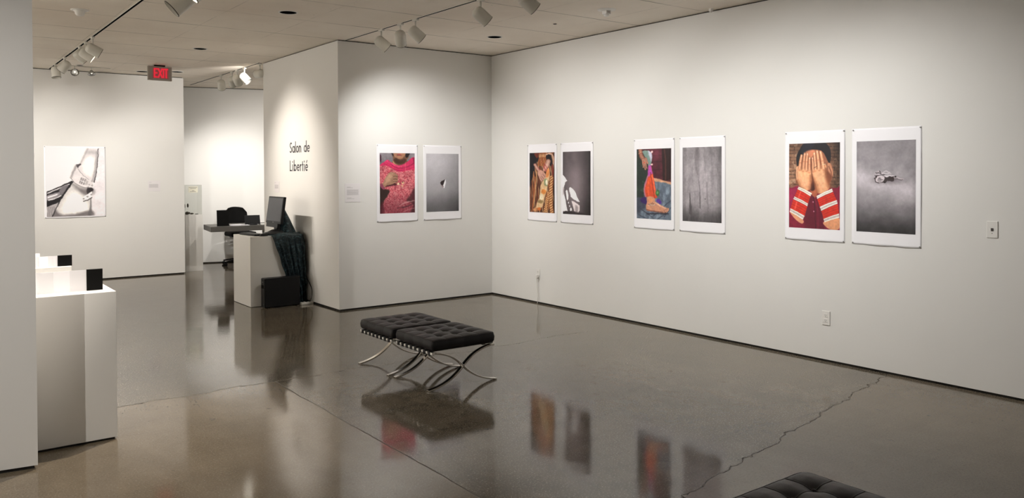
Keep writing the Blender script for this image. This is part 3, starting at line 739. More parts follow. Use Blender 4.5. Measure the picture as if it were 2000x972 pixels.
    # bangles
    def bangle(q, cols):
        (ax, ay), (bx, by), (cx, cy), (dx, dy) = q   # top-left, top-right, bottom-right, bottom-left
        n = len(cols)
        for i, (c, wt) in enumerate(cols):
            t0 = sum(w for _, w in cols[:i])/sum(w for _, w in cols); t1 = sum(w for _, w in cols[:i+1])/sum(w for _, w in cols)
            L0 = (ax+(dx-ax)*t0, ay+(dy-ay)*t0); R0 = (bx+(cx-bx)*t0, by+(cy-by)*t0)
            L1 = (ax+(dx-ax)*t1, ay+(dy-ay)*t1); R1 = (bx+(cx-bx)*t1, by+(cy-by)*t1)
            mid0 = ((L0[0]+R0[0])/2, (L0[1]+R0[1])/2-4); mid1 = ((L1[0]+R1[0])/2, (L1[1]+R1[1])/2-4)
            p.poly([L0, mid0, R0, R1, mid1, L1], c, smooth=False, soft=2.5)
    R_, R2, Wh, Gy = (206, 44, 26), (172, 26, 16), (240, 228, 206), (184, 172, 164)
    bangle(((132, 490), (272, 560), (255, 590), (118, 515)), [(Wh, 10), (Gy, 3), (Wh, 9)])
    bangle(((118, 518), (256, 592), (230, 665), (88, 590)), [(R_, 16), (R2, 2), (R_, 16), (R2, 2), (R_, 16)])
    bangle(((86, 592), (230, 668), (222, 694), (74, 618)), [(Wh, 6), (Gy, 8), (Wh, 6)])
    bangle(((72, 622), (222, 698), (196, 795), (44, 715)), [(R_, 16), (R2, 2), (R_, 16), (R2, 2), (R_, 16), (R2, 2), (R_, 12)])
    bangle(((42, 715), (194, 795), (176, 834), (34, 750)), [(Wh, 6), (Gy, 10), (Wh, 7)])
    bangle(((318, 590), (474, 512), (484, 545), (326, 618)), [(Wh, 10), (Gy, 3), (Wh, 9)])
    bangle(((328, 622), (486, 550), (520, 630), (352, 700)), [(R_, 14), (R2, 2), (R_, 14), (R2, 2), (R_, 14), (R2, 2), (R_, 12)])
    bangle(((352, 702), (522, 632), (530, 668), (366, 742)), [(Wh, 7), (Gy, 9), (Wh, 7)])
    bangle(((368, 746), (532, 672), (545, 770), (390, 826)), [(R_, 16), (R2, 2), (R_, 16), (R2, 2), (R_, 16), (R2, 2), (R_, 14)])
    bangle(((390, 828), (545, 772), (548, 815), (400, 862)), [(Wh, 8), (Gy, 14), (Wh, 8)])
    p.stroke([(150, 545), (128, 610)], 7, (240, 120, 100), soft=10, alpha=.55); p.stroke([(110, 650), (92, 720)], 7, (240, 120, 100), soft=10, alpha=.55)
    p.shade(1+.02*(p.r.rand(p.H, p.W)-.5))
    return p.done(.16, .09, .97, .08)

def pic_driftwood():
    p = Pic(22, 592, 40, 22, 915, 948, W=176, Hh=270, seed=17)
    band = np.exp(-(((p.Y-(385+.24*p.X))/105.0)**2))
    b = 138+10*p.u*0-6*sm(.2, 0, p.v)+42*band-34*sm(.62, .85, p.v)-54*sm(.78, 1.0, p.v)-12*sm(.92, 1, p.u)-8*sm(.08, 0, p.u)
    b = b+30*(p.noise(3, 5)-.5)+12*(p.noise(9, 14)-.5)
    p.img = np.stack([b, b*.965, b*.985], -1)
    p.blob(330, 420, 130, 34, (88, 80, 84), soft=1.3, alpha=.6)
    p.poly([(200, 400), (215, 370), (250, 375), (300, 385), (390, 385), (392, 425), (370, 435), (330, 425), (300, 448), (285, 436), (240, 445), (215, 430)], (56, 46, 48), soft=4, smooth=False)
    p.poly([(208, 395), (230, 378), (275, 372), (298, 388), (300, 405), (286, 425), (250, 442), (225, 425)], (196, 186, 188), soft=4, smooth=False)
    p.poly([(235, 400), (262, 392), (275, 420), (250, 436), (236, 420)], (148, 140, 142), soft=5)
    for pts, w, c in (([(212, 350), (250, 328), (268, 345)], 5, (176, 166, 168)), ([(225, 362), (262, 350), (300, 352), (350, 348)], 4, (198, 190, 192)), ([(270, 345), (310, 330), (345, 340), (358, 350)], 5, (188, 180, 182)),
                      ([(300, 376), (350, 372), (395, 380)], 5, (214, 206, 208)), ([(205, 372), (240, 366), (300, 366)], 4, (50, 42, 44)), ([(215, 345), (240, 340), (262, 352)], 3, (56, 48, 50)), ([(330, 388), (380, 386), (412, 382)], 4, (44, 36, 38)),
                      ([(392, 396), (430, 392), (468, 404), (478, 408)], 5, (176, 166, 168)), ([(400, 408), (440, 412), (476, 410)], 3, (88, 80, 82)), ([(405, 376), (415, 386), (400, 392)], 3, (36, 30, 32)), ([(292, 428), (300, 442), (312, 436)], 5, (30, 24, 26)), ([(240, 405), (285, 412)], 2.5, (90, 80, 84)), ([(255, 330), (262, 345)], 4, (60, 52, 54)), ([(345, 398), (385, 404)], 8, (52, 38, 38))):
        p.stroke(pts, w, c, soft=3)
    return p.done(.9, .05)

def pic_drawing():
    p = Pic(38, 790, 45, 45, 925, 920, W=170, Hh=226, bg=(232, 228, 224), seed=19)
    p.img = lerp((238, 235, 231), (222, 217, 216), p.noise(3, 4))
    p.poly([(712, 40), (800, 40), (800, 930), (600, 930), (612, 760), (650, 500), (690, 260)], (214, 208, 208), smooth=False)
    # lower robe / arm
    p.poly([(365, 490), (470, 545), (560, 560), (632, 575), (620, 700), (600, 800), (604, 915), (100, 930), (190, 750), (290, 590)], (200, 196, 192), smooth=False)
    p.poly([(360, 500), (470, 560), (630, 580), (625, 640), (520, 660), (400, 560)], (96, 90, 90), soft=60, alpha=.8)
    p.poly([(420, 620), (520, 700), (560, 860), (260, 880), (230, 800), (330, 640)], (232, 228, 222), soft=60)
    p.poly([(100, 930), (150, 840), (190, 880), (260, 905), (420, 890), (604, 850), (604, 930)], (92, 86, 86), soft=34, alpha=.8)
    p.poly([(598, 700), (612, 700), (604, 915), (560, 915), (585, 820)], (96, 92, 92), soft=16, alpha=.8)
    # bench / arm rest, black bands
    p.poly([(38, 610), (200, 540), (350, 470), (380, 480), (330, 560), (270, 640), (195, 740), (38, 806)], (40, 38, 40), smooth=False, soft=4)
    p.poly([(45, 622), (330, 505), (338, 515), (48, 636)], (206, 202, 202), smooth=False, soft=4)
    p.poly([(215, 560), (310, 530), (250, 630), (190, 660)], (112, 108, 110), soft=14)
    p.poly([(45, 660), (185, 615), (190, 655), (110, 700), (45, 712)], (146, 140, 142), soft=10)
    p.poly([(50, 672), (170, 634), (172, 648), (52, 690)], (228, 224, 222), soft=4, smooth=False)
    p.stroke([(60, 712), (150, 690), (215, 655)], 6, (222, 218, 216), soft=5)
    p.poly([(38, 800), (190, 745), (160, 800), (95, 930), (38, 930)], (170, 165, 164), smooth=False)
    for x in (60, 84, 108, 130): p.stroke([(x, 800), (x-8, 925)], 5, (110, 106, 106), soft=8, alpha=.8)
    p.stroke([(355, 480), (280, 610), (190, 755), (105, 920)], 5, (26, 24, 26), soft=10)
    # arm
    a = p.poly([(575, 52), (712, 56), (705, 140), (668, 410), (648, 500), (585, 470), (430, 330), (470, 250), (530, 130)], (206, 200, 198), smooth=False)[0]
    p.put(a*sm(560, 700, p.X+.20*(p.Y-60))*.0, (0, 0, 0))
    p.stroke([(570, 60), (520, 150), (465, 260)], 9, (150, 144, 142), soft=18, alpha=.7)
    p.poly([(560, 180), (650, 200), (630, 400), (540, 380), (500, 300)], (234, 230, 224), soft=50)
    p.stroke([(708, 58), (700, 170), (675, 370), (650, 490)], [5, 5, 5, 7], (40, 38, 40), soft=5)
    p.stroke([(690, 100), (672, 260), (640, 440), (620, 480)], 12, (136, 130, 130), soft=24, alpha=.7)
    p.stroke([(560, 100), (690, 110)], 26, (150, 146, 146), soft=40, alpha=.5)
    # wrist band with a bar code patch
    p.poly([(412, 262), (470, 248), (478, 262), (440, 312), (424, 300)], (74, 70, 72), smooth=False)
    p.poly([(412, 265), (430, 315), (500, 395), (570, 455), (640, 508), (634, 562), (575, 548), (530, 562), (450, 532), (385, 490), (345, 440), (362, 380)], (208, 202, 200), smooth=False, soft=4)
    p.stroke([(350, 430), (372, 370), (412, 285)], 14, (136, 130, 130), soft=20, alpha=.8)
    p.stroke([(350, 445), (400, 500), (470, 542), (530, 560), (575, 548)], 4, (120, 114, 114), soft=6)
    p.stroke([(430, 315), (500, 395), (580, 462)], 3, (128, 122, 122), soft=5)
    c, q = math.cos(.38), math.sin(.38)
    for k in range(13):
        x = 452+k*6.4
        if k % 4 == 3: continue
        p.stroke([(x+22, 428+k*2.6), (x, 500+k*2.2)], 1.5+(k % 3)*.5, (92, 86, 86), soft=3, smooth=False)
    p.stroke([(462, 464), (528, 490)], 3, (222, 218, 216), soft=3, smooth=False)
    p.poly([(540, 470), (572, 482), (560, 525), (528, 515)], (176, 170, 168), soft=6, smooth=False)
    for x, y in ((585, 520), (622, 530)): p.blob(x, y, 11, 10, (120, 114, 114)); p.blob(x+1, y, 6, 5, (214, 208, 206))
    p.poly([(560, 560), (634, 575), (626, 606), (560, 650)], (52, 48, 50), soft=14)
    # loose strap end
    p.poly([(480, 705), (495, 680), (560, 640), (622, 605), (618, 680), (560, 712), (505, 730)], (224, 220, 216), soft=4, smooth=False)
    p.stroke([(505, 735), (560, 718), (615, 690)], 6, (60, 56, 58), soft=8)
    for x, y in ((508, 703), (557, 676), (610, 650)): p.blob(x, y, 11, 10, (96, 90, 90)); p.blob(x+1, y, 5, 5, (206, 200, 198))
    return p.done(.5, .04)

def sheet(name, w, h, nx, nz, disp, m, parent, off=0.0, ink=None, origin=(0, 0), thick=0.0):
    """paper sheet in local X (width) / Z (height), bulging along -Y; ink = picture rows top to bottom"""
    x0, z0 = origin
    xs = np.linspace(x0, x0+w, nx); zs = np.linspace(z0+h, z0, nz)
    Xg, Zg = np.meshgrid(xs, zs)
    D = disp(Xg, Zg)+off
    co = np.stack([Xg, -D, Zg], -1).reshape(-1, 3)
    me = bpy.data.meshes.new(name)
    me.vertices.add(nx*nz); me.vertices.foreach_set('co', co.ravel())
    i, j = np.meshgrid(np.arange(nx-1), np.arange(nz-1))
    a = (j*nx+i).ravel()
    q = np.stack([a, a+nx, a+nx+1, a+1], -1)   # seen from -Y
    me.loops.add(q.size); me.loops.foreach_set('vertex_index', q.ravel())
    me.polygons.add(len(q)); me.polygons.foreach_set('loop_start', np.arange(len(q))*4); me.polygons.foreach_set('loop_total', np.full(len(q), 4))
    me.polygons.foreach_set('use_smooth', np.ones(len(q), bool))
    me.update(calc_edges=True); me.validate()
    if ink is not None:
        at = me.color_attributes.new('ink', 'FLOAT_COLOR', 'POINT')
        c = np.ones((nx*nz, 4)); c[:, :3] = np.minimum(s2l(ink.reshape(-1, 3))**1.06*INK, 0.93)*np.array([1.0, 1.005, 1.04])
        at.data.foreach_set('color', c.ravel().astype(np.float32))
    o = link(name, me, m, parent)
    if thick: 
        md = o.modifiers.new('paper', 'SOLIDIFY'); md.thickness = thick; md.offset = -1
    return o
INK = 1.42

def curl_fn(w, h, seed, amp=1.0):
    r = np.random.RandomState(seed); a, b, c, d = r.rand(4)
    def f(X, Z):
        u = X/w+.5; v = (Z/h)+.5      # v = 0 at the bottom
        f1 = 0.0012+0.0060*amp*np.exp(-v/.06)*(0.25+np.abs(np.sin(PI*(1.6+a)*u+b*3)))*np.clip(4*np.minimum(u, 1-u)+.15, 0, 1)
        f2 = 0.0020*np.exp(-(1-u)/.05)*np.sin(PI*v)**2*(.5+c)+0.0014*np.sin(PI*v)*np.sin(2.2*PI*u+d*4)**2
        return f1+f2
    return f

def poster(name, label, cat, cx, cy, cz, w, h, rz, pic, px0, pz0, pw, ph, seed, group=None, piclabel=None, pins=True):
    t = thing(name, label, cat, (cx, cy, cz), rz, group)
    fn = curl_fn(w, h, seed)
    p = sheet('paper', w, h, 40, 60, fn, M_paper, t, origin=(-w/2, -h/2), thick=0.0006)
    o = sheet('printed_image', pw, ph, pic.shape[1], pic.shape[0], fn, M_print, t, off=0.0009, ink=pic, origin=(px0-w/2, pz0-h/2))
    if piclabel: o['label'] = piclabel
    if pins:
        for sx in (-1, 1):
            for sz in (-1, 1):
                bm = bmnew()
                lathe(bm, [(0.0, 0.010), (0.004, 0.0098), (0.0058, 0.008), (0.0058, 0.006), (0.0015, 0.0055), (0.0015, 0.0)], 14,
                      Matrix.Translation((sx*(w/2-0.010), 0, sz*(h/2-0.012))) @ Matrix.Rotation(PI/2, 4, 'X') )
                obj('pin', bm, M_pin, t, smooth=True)
    return t

PW, PH = 0.564, 0.936
IW, IH = 0.480, 0.728
CZ = 1.480
LP = 'photo prints pinned to the walls'
# back wall faces -Y (rz = 0); right wall faces -X (rz = -90 deg)
back = [('unframed photo print of a person in a pink scarf and paisley top', 4.768, pic_pink(), 'printed portrait of a chest, pink scarf and closed hand'),
        ('unframed grey photo print with one small dark and white chip in its middle', 5.412, pic_grey_chip(), 'grey print with a small chip')]
for i, (lb, x, pc, pl) in enumerate(back):
    poster('photo_print', lb, 'photo print', x, YB-0.0005, CZ, PW, PH, 0, pc, 0.040, 0.104, IW, IH, 21+i, LP, pl)
right = [('unframed photo print of hands in brown and gold twisted cloth, nearest the room corner', 7.600, pic_saffron(), 'printed hands in gold cloth'),
         ('unframed dark photo print with the white shadow pattern of a chair back', 6.968, pic_shadow_chair(), 'dark print with white shadow shapes'),
         ('unframed photo print of a bare foot under an orange trouser leg', 5.769, pic_foot(), 'printed foot and orange cloth'),
         ('unframed plain grey photo print with faint vertical smears and dark lower edge', 5.140, pic_grey_smear(), 'smeared grey print'),
         ('unframed photo print of a person hiding their face behind hands with red bangles', 3.930, pic_hands(), 'printed hands with red and white bangles'),
         ('unframed grey photo print with a small crumpled twig-like object in its middle', 3.304, pic_driftwood(), 'grey print with a twig')]
for i, (lb, y, pc, pl) in enumerate(right):
    poster('photo_print', lb, 'photo print', XR-0.0005, y, CZ, PW, PH, -PI/2, pc, 0.040, 0.104, IW, IH, 31+i, LP, pl)
poster('charcoal_drawing', 'large black and white drawing of an arm with a wrist band, far wall', 'drawing',
       2.013, YF-0.0005, 1.486, 0.815, 1.062, 0, pic_drawing(), 0.028, 0.022, 0.775, 1.025, 77, None, 'drawn arm and band')
# ------------------------------------------------------------------ title lettering (vinyl letters on the partition, facing -X)
def lettering():
    t = thing('wall_lettering', 'black vinyl exhibition title reading Salon de Libertié on the partition wall', 'lettering', (XP-0.0005, 10.128, 1.6), -PI/2)
    bm = None
    T = 0.0160                                   # stroke
    cur = [None]
    xh = 0.088; ah = 0.138                       # x-height, ascender height
    def strip(pts, w=T, closed=False):
        bm = cur[0]
        pts = [np.array(q, float) for q in pts]; n = len(pts)
        fr = []
        for i in range(n):
            if closed: d = pts[(i+1) % n]-pts[(i-1) % n]
            else: d = pts[min(i+1, n-1)]-pts[max(i-1, 0)]
            d = d/np.linalg.norm(d); nn = np.array((-d[1], d[0]))
            fr.append((pts[i]+nn*w/2, pts[i]-nn*w/2))
        V = []
        for a, b in fr:
            V.append([bm.verts.new((q[0], -dd, q[1])) for q in (a, b) for dd in (0.0, 0.0022)])
        m = n if closed else n-1
        for i in range(m):
            A, B = V[i], V[(i+1) % n]
            for k, l in ((0, 1), (1, 3), (3, 2), (2, 0)):
                bm.faces.new((A[k], A[l], B[l], B[k]))
        if not closed:
            bm.faces.new((V[0][0], V[0][1], V[0][3], V[0][2])); bm.faces.new((V[-1][0], V[-1][2], V[-1][3], V[-1][1]))
    def arc(cx, cy, rx, ry, a0, a1, n=26): return [(cx+rx*math.cos(a0+(a1-a0)*k/n), cy+ry*math.sin(a0+(a1-a0)*k/n)) for k in range(n+1)]
    def ring(x, z): strip(arc(x, z+xh/2, 0.033, xh/2-T/2, 0, 2*PI, 28)[:-1], closed=True)
    def stem(x, z, h, z0=0.0, w=T): strip([(x, z+z0), (x, z+h)], w)
    def put(ch, x, z):
        if ch == 'S':
            R = 0.034
            strip(catmull([(x+0.072, z+0.118), (x+0.045, z+0.128), (x+0.014, z+0.105), (x+0.026, z+0.078), (x+0.058, z+0.056), (x+0.066, z+0.028), (x+0.036, z+0.009), (x+0.004, z+0.022)], 8)); return 0.096
        if ch == 'a': ring(x+0.040, z); stem(x+0.076, z, xh); return 0.104
        if ch == 'l': stem(x+0.012, z, ah+0.008); return 0.040
        if ch == 'o': ring(x+0.040, z); return 0.096
        if ch == 'n': stem(x+0.012, z, xh); strip(arc(x+0.040, z+xh*0.55, 0.026, xh*0.45-T/2, PI, 0, 16)+[(x+0.066, z)]); return 0.094
        if ch == 'd': ring(x+0.040, z); stem(x+0.076, z, ah+0.008); return 0.108
        if ch == 'e' or ch == 'é':
            strip([(x+0.010, z+xh*0.50), (x+0.072, z+xh*0.50)], T*0.8)
            strip(arc(x+0.041, z+xh/2, 0.031, xh/2-T/2, 0.05, 2*PI-0.75, 28))
            if ch == 'é': strip([(x+0.034, z+xh+0.014), (x+0.058, z+xh+0.046)], T*0.75)
            return 0.090
        if ch == 'L': stem(x+0.012, z, ah); strip([(x+0.001, z+T/2), (x+0.066, z+T/2)]); return 0.082
        if ch == 'i':
            stem(x+0.012, z, xh); strip([(x+0.012, z+xh+0.020), (x+0.012, z+xh+0.042)]); return 0.040
        if ch == 'b': stem(x+0.012, z, ah+0.008); ring(x+0.048, z); return 0.102
        if ch == 'r': stem(x+0.012, z, xh); strip([(x+0.016, z+xh*0.62), (x+0.030, z+xh*0.88), (x+0.050, z+xh-0.010)]); return 0.062
        if ch == 't': stem(x+0.022, z, ah-0.014); strip([(x, z+xh-T/2), (x+0.046, z+xh-T/2)], T*0.8); return 0.058
        return 0.085
    for txt, z, wid in (('Salon de', 1.868, 0.66), ('Libertié', 1.632, 0.60)):
        # measure, then fit to the measured line width
        adv = {'S': 0.096, 'a': 0.104, 'l': 0.040, 'o': 0.096, 'n': 0.094, ' ': 0.085, 'd': 0.108, 'e': 0.090, 'é': 0.090, 'L': 0.082, 'i': 0.040, 'b': 0.102, 'r': 0.062, 't': 0.058}
        tot = sum(adv[c] for c in txt); x = 0.0; extra = (wid-tot)/(len(txt)-1)
        for c in txt:
            if c != ' ':
                cur[0] = bmnew(); put(c, x, z-1.6); obj('letter', cur[0], M_letter, t)
            x += adv[c]+extra
lettering()

# ------------------------------------------------------------------ label cards
def card(label, x, y, z, w, h, rz, lines):
    t = thing('label_card', label, 'label card', (x, y, z), rz, 'label cards on the walls')
    bm = bmnew(); box(bm, (-w/2, -0.0035, -h/2), (w/2, 0, h/2)); obj('board', bm, M_card, t, bevel=0.0008)
    bm = bmnew()
    for (x0, x1, z0, z1) in lines:
        n = max(1, int((z1-z0)*h/0.007))
        for k in range(n):
            zz = z0+(z1-z0)*k/n
            e = x1-(0.06*((k*37) % 5)/5 if n > 1 else 0)
            box(bm, (-w/2+x0*w, -0.0039, -h/2+zz*h), (-w/2+e*w, -0.0035, -h/2+zz*h+0.0035))
    obj('printed_text', bm, M_ink, t)
    return t
TXT = [(0.12, 0.36, 0.80, 0.82), (0.12, 0.5, 0.76, 0.78), (0.12, 0.90, 0.38, 0.68), (0.12, 0.42, 0.22, 0.24), (0.12, 0.60, 0.17, 0.19)]
card('small white text card on the narrow back wall beside the pink scarf print', 4.172, YB, 1.374, 0.196, 0.218, 0, TXT)
card('small white text card on the far wall right of the charcoal drawing', 3.110, YF, 1.413, 0.182, 0.165, 0, [(0.10, 0.3, 0.84, 0.86), (0.10, 0.86, 0.35, 0.70)])
card('small white text card above the monitor, left of the wall title', XP, 10.592, 1.424, 0.180, 0.150, -PI/2, [(0.10, 0.3, 0.84, 0.86), (0.10, 0.86, 0.35, 0.70)])

# ------------------------------------------------------------------ outlets and plate on the right wall
def outlet(label, y, z, kind):
    t = thing('wall_plate' if kind == 'jack' else 'power_outlet', label, 'wall plate' if kind == 'jack' else 'power outlet', (XR, y, z), -PI/2, None if kind == 'jack' else 'power outlets on the right wall')
    bm = bmnew(); box(bm, (-0.037, -0.0065, -0.060), (0.037, 0, 0.060)); obj('cover_plate', bm, M_plate, t, bevel=0.003, seg=3)
    if kind != 'jack':
        for s in (-1, 1):
            bm = bmnew(); box(bm, (-0.017, -0.0085, s*0.021-0.0145), (0.017, -0.006, s*0.021+0.0145)); r = obj('receptacle', bm, M_plate, t, bevel=0.002)
            bm = bmnew()
            for dx in (-0.0065, 0.0065): box(bm, (dx-0.0014, -0.0090, s*0.021-0.001), (dx+0.0014, -0.0083, s*0.021+0.008))
            box(bm, (-0.0024, -0.0090, s*0.021-0.010), (0.0024, -0.0083, s*0.021-0.0055))
            obj('slots', bm, M_slot, r)
    else:
        bm = bmnew(); box(bm, (-0.008, -0.0105, -0.010), (0.008, -0.006, 0.010)); j = obj('toggle', bm, M_slot, t, bevel=0.001)
        bm = bmnew(); lathe(bm, [(0, 0.0015), (0.003, 0.001), (0.003, 0)], 12, Matrix.Translation((0, -0.0065, -0.027)) @ Matrix.Rotation(PI/2, 4, 'X')); obj('screw', bm, M_slot, t)
    return t
outlet('white wall outlet low on the right wall with a white cord plugged in', 7.679, 0.365, 'a')
outlet('white wall outlet low on the right wall below the hidden-face print, nothing plugged in', 3.815, 0.370, 'b')
outlet('white plate with a small dark toggle at eye level right of the last print', 2.520, 1.185, 'jack')
t = thing('white_cord', 'thin white cord hanging from the far outlet down to the floor', 'cord', (XR-0.012, 7.668, 0.0))
bm = bmnew(); tube(bm, [tuple(q) for q in catmull([(-0.012, 0.0, 0.325), (-0.022, 0.002, 0.300), (-0.012, 0.006, 0.24), (-0.010, 0.0, 0.17), (-0.008, -0.008, 0.10), (-0.012, -0.004, 0.04), (-0.018, -0.004, 0.004)], 6)], 0.0032, 8)
obj('cable', bm, M_strip, t, smooth=True)
bm = bmnew(); box(bm, (-0.036, -0.014, 0.318), (-0.001, 0.016, 0.352)); obj('plug', bm, M_plate, t, bevel=0.004)

# ------------------------------------------------------------------ ottomans
def cushion_mesh(lx, ly, z0, z1, ncell=4, sub=14):
    """tufted leather pad: cells ncell x ncell, a welt along every seam, buttons where seams cross"""
    bm = bmnew(); n = ncell*sub
    hx, hy = lx/2, ly/2; r = 0.016
    def top(i, j):
        u, v = i/n, j/n
        x, y = -hx+lx*u, -hy+ly*v
        cu, cv = (u*ncell) % 1, (v*ncell) % 1
        if i in (0, n): cu = 0
        if j in (0, n): cv = 0
        a = 1-abs(2*cu-1)**1.0; b = 1-abs(2*cv-1)**1.0
        puff = (min(1, a*1.0)**0.55)*(min(1, b*1.0)**0.55)
        z = z1-0.009+0.009*puff
        for p in range(1, ncell):
            for q in range(1, ncell):
                d = math.hypot(x+hx-lx*p/ncell, y+hy-ly*q/ncell)
                z -= 0.013*math.exp(-(d/0.034)**2)
        e = min(u, 1-u)*lx; f = min(v, 1-v)*ly
        z -= 0.006*math.exp(-e/0.012)+0.006*math.exp(-f/0.012)
        # round the pad's outer corners in plan and let its edges scallop between seams
        k = 0.0022*(abs(math.sin(PI*u*ncell))-1)
        m = 0.0022*(abs(math.sin(PI*v*ncell))-1)
        x += (m if u > .999 else (-m if u < .001 else 0)); y += (k if v > .999 else (-k if v < .001 else 0))
        for sx in (-1, 1):
            for sy in (-1, 1):
                cx, cy = sx*(hx-0.02), sy*(hy-0.02)
                if (x-cx)*sx > 0 and (y-cy)*sy > 0:
                    d = math.hypot(x-cx, y-cy)
                    if d > 0.02: x = cx+(x-cx)*0.02/d; y = cy+(y-cy)*0.02/d
        return x, y, z
    G = [[None]*(n+1) for _ in range(n+1)]
    for i in range(n+1):
        for j in range(n+1):
            G[i][j] = bm.verts.new(top(i, j))
    for i in range(n):
        for j in range(n):
            bm.faces.new((G[i][j], G[i+1][j], G[i+1][j+1], G[i][j+1]))
    loop = [G[i][0] for i in range(n)]+[G[n][j] for j in range(n)]+[G[i][n] for i in range(n, 0, -1)]+[G[0][j] for j in range(n, 0, -1)]
    zs = [z1-0.030, (z0+z1)/2, z0+0.014, z0+0.003, z0]
    ex = [0.003, 0.006, 0.003, -0.004, -0.012]
    prev = loop
    for z, e in zip(zs, ex):
        ring = []
        for v in loop:
            d = Vector((v.co.x, v.co.y, 0)); L = max(abs(d.x)/hx, abs(d.y)/hy)
            s = 1+e/max(hx, 0.01)
            ring.append(bm.verts.new((v.co.x*s, v.co.y*s, z)))
        for a in range(len(loop)):
            b = (a+1) % len(loop)
            bm.faces.new((prev[a], ring[a], ring[b], prev[b]))
        prev = ring
    bm.faces.new(prev[::-1])
    return bm, top, n

def ottoman(label, x, y, detail=True):
    """x, y = centre; frame runs: crossed legs lie in X/Z planes at both Y ends"""
    t = thing('ottoman', label, 'ottoman', (x, y, 0), 0, 'black tufted leather ottomans')
    LX, LY = 0.560, 0.548; Z0, Z1 = 0.296, 0.384
    bm, top, n = cushion_mesh(LX, LY, Z0, Z1)
    c = obj('cushion', bm, M_leather, t, smooth=True)
    # welt cords along the seams (one mesh: stitching of the pad)
    bm = bmnew(); nc = 4
    for k in range(1, nc):
        i = k*n//nc
        tube(bm, [(p[0], p[1], p[2]+0.0012) for p in (top(i, j) for j in range(0, n+1, 2))], 0.0019, 5)
        tube(bm, [(p[0], p[1], p[2]+0.0012) for p in (top(j, i) for j in range(0, n+1, 2))], 0.0019, 5)
    edge = [top(i, 0) for i in range(0, n+1, 2)]+[top(n, j) for j in range(0, n+1, 2)]+[top(i, n) for i in range(n, -1, -2)]+[top(0, j) for j in range(n, -1, -2)]
    tube(bm, [(p[0], p[1], p[2]) for p in edge], 0.0030, 5)
    w = obj('welting', bm, M_pipe, c, smooth=True)
    for p in range(1, 4):
        for q in range(1, 4):
            bm = bmnew(); xx, yy, zz = top(p*n//4, q*n//4)
            lathe(bm, [(0, 0.0065), (0.005, 0.0055), (0.0085, 0.003), (0.0095, 0.0), (0.008, -0.004)], 16, Matrix.Translation((xx, yy, zz+0.0035)))
            obj('button', bm, M_leather, c, smooth=True)
    # crossed legs
    hw = 0.306; ht = 0.280
    for sy in (-1, 1):
        yy = sy*0.250
        for sx in (-1, 1):
            def bez(p0, p1, p2, p3, n=16):
                return [tuple((1-s)**3*p0[i]+3*(1-s)**2*s*p1[i]+3*(1-s)*s*s*p2[i]+s**3*p3[i] for i in (0, 1)) for s in [k/n for k in range(n+1)]]
            A = bez((-hw, 0.006), (-0.20, 0.020), (-0.095, 0.052), (0.0, 0.150)); B = bez((0.0, 0.150), (0.075, 0.228), (0.150, 0.262), (0.270, ht-0.002))
            cv = [(sx*q[0], yy, q[1]) for q in A+B[1:]]
            bm = bmnew(); flatbar(bm, cv, (0, 1, 0), 0.035, 0.0115)
            obj('leg', bm, M_chrome, t, bevel=0.0016, smooth=False)
    for sx in (-1, 1):
        bm = bmnew(); box(bm, (sx*0.268-0.014, -0.270, ht-0.012), (sx*0.268+0.014, 0.270, ht+0.006))
        obj('seat_rail', bm, M_rail, t, bevel=0.002)
    for k in range(8):
        yy = -0.228+k*0.0651
        bm = bmnew()
        box(bm, (-0.285, yy-0.016, ht+0.0065), (0.285, yy+0.016, ht+0.0115))
        for sx in (-1, 1):
            x0, x1 = sorted((sx*0.280, sx*0.2855)); box(bm, (x0, yy-0.016, ht-0.0165), (x1, yy+0.016, ht+0.0075))
            x0, x1 = sorted((sx*0.235, sx*0.2855)); box(bm, (x0, yy-0.016, ht-0.0175), (x1, yy+0.016, ht-0.0125))
        obj('strap', bm, M_leather, t)
    return t
ottoman('black tufted ottoman on chrome crossed legs, the front one of the touching pair', 3.334, 5.310)
ottoman('black tufted ottoman on chrome crossed legs, the rear one of the touching pair', 3.322, 5.903)
ottoman('black tufted ottoman of which only a cushion corner shows at the bottom edge', 2.655, 1.640)

# ------------------------------------------------------------------ left pedestal with folded books
t = thing('pedestal', 'tall white display pedestal behind the wall end, holding folded black and white books', 'pedestal', (0, 0, 0))
bm = bmnew(); box(bm, (0.16, 5.314, 0.014), (1.003, 6.05, 0.895)); obj('cabinet', bm, M_ped, t, bevel=0.002)
bm = bmnew(); box(bm, (0.175, 5.328, 0), (0.988, 6.03, 0.014)); obj('recessed_base', bm, M_gap, t)
def folded_book(label, x0, y0, z0, pw, h, n, cover_w, jag, cover_thick=0.006):
    """zigzag of white card panels standing on edge, black cover panel at its right end"""
    t = thing('folded_book', label, 'book', (x0, y0, z0), 0, 'folded books on the pedestal')
    bm = bmnew(); pts = []
    for k in range(n+1): pts.append((-(k*pw), (jag if k % 2 else 0.0)))
    for (ax, ay), (bx, by) in zip(pts[:-1], pts[1:]):
        d = Vector((bx-ax, by-ay)).normalized(); nn = Vector((-d.y, d.x))*0.0012
        prism(bm, [(ax+nn.x, ay+nn.y), (bx+nn.x, by+nn.y), (bx-nn.x, by-nn.y), (ax-nn.x, ay-nn.y)], 0.0005, h-0.002)
    obj('folded_pages', bm, M_paper, t)
    bm = bmnew(); prism(bm, [(0, -0.003), (cover_w, -0.006), (cover_w, 0.004), (0, 0.007)], 0, h)
    obj('cover', bm, M_blackmatte, t, bevel=0.0008)
    return t
folded_book('larger folded book with white pages and black cover panel, standing on the left pedestal', 0.864, 5.442, 0.8955, 0.088, 0.128, 7, 0.088, 0.012)
t = thing('display_block', 'white block behind the larger folded book carrying a smaller one', 'display block', (0, 0, 0))
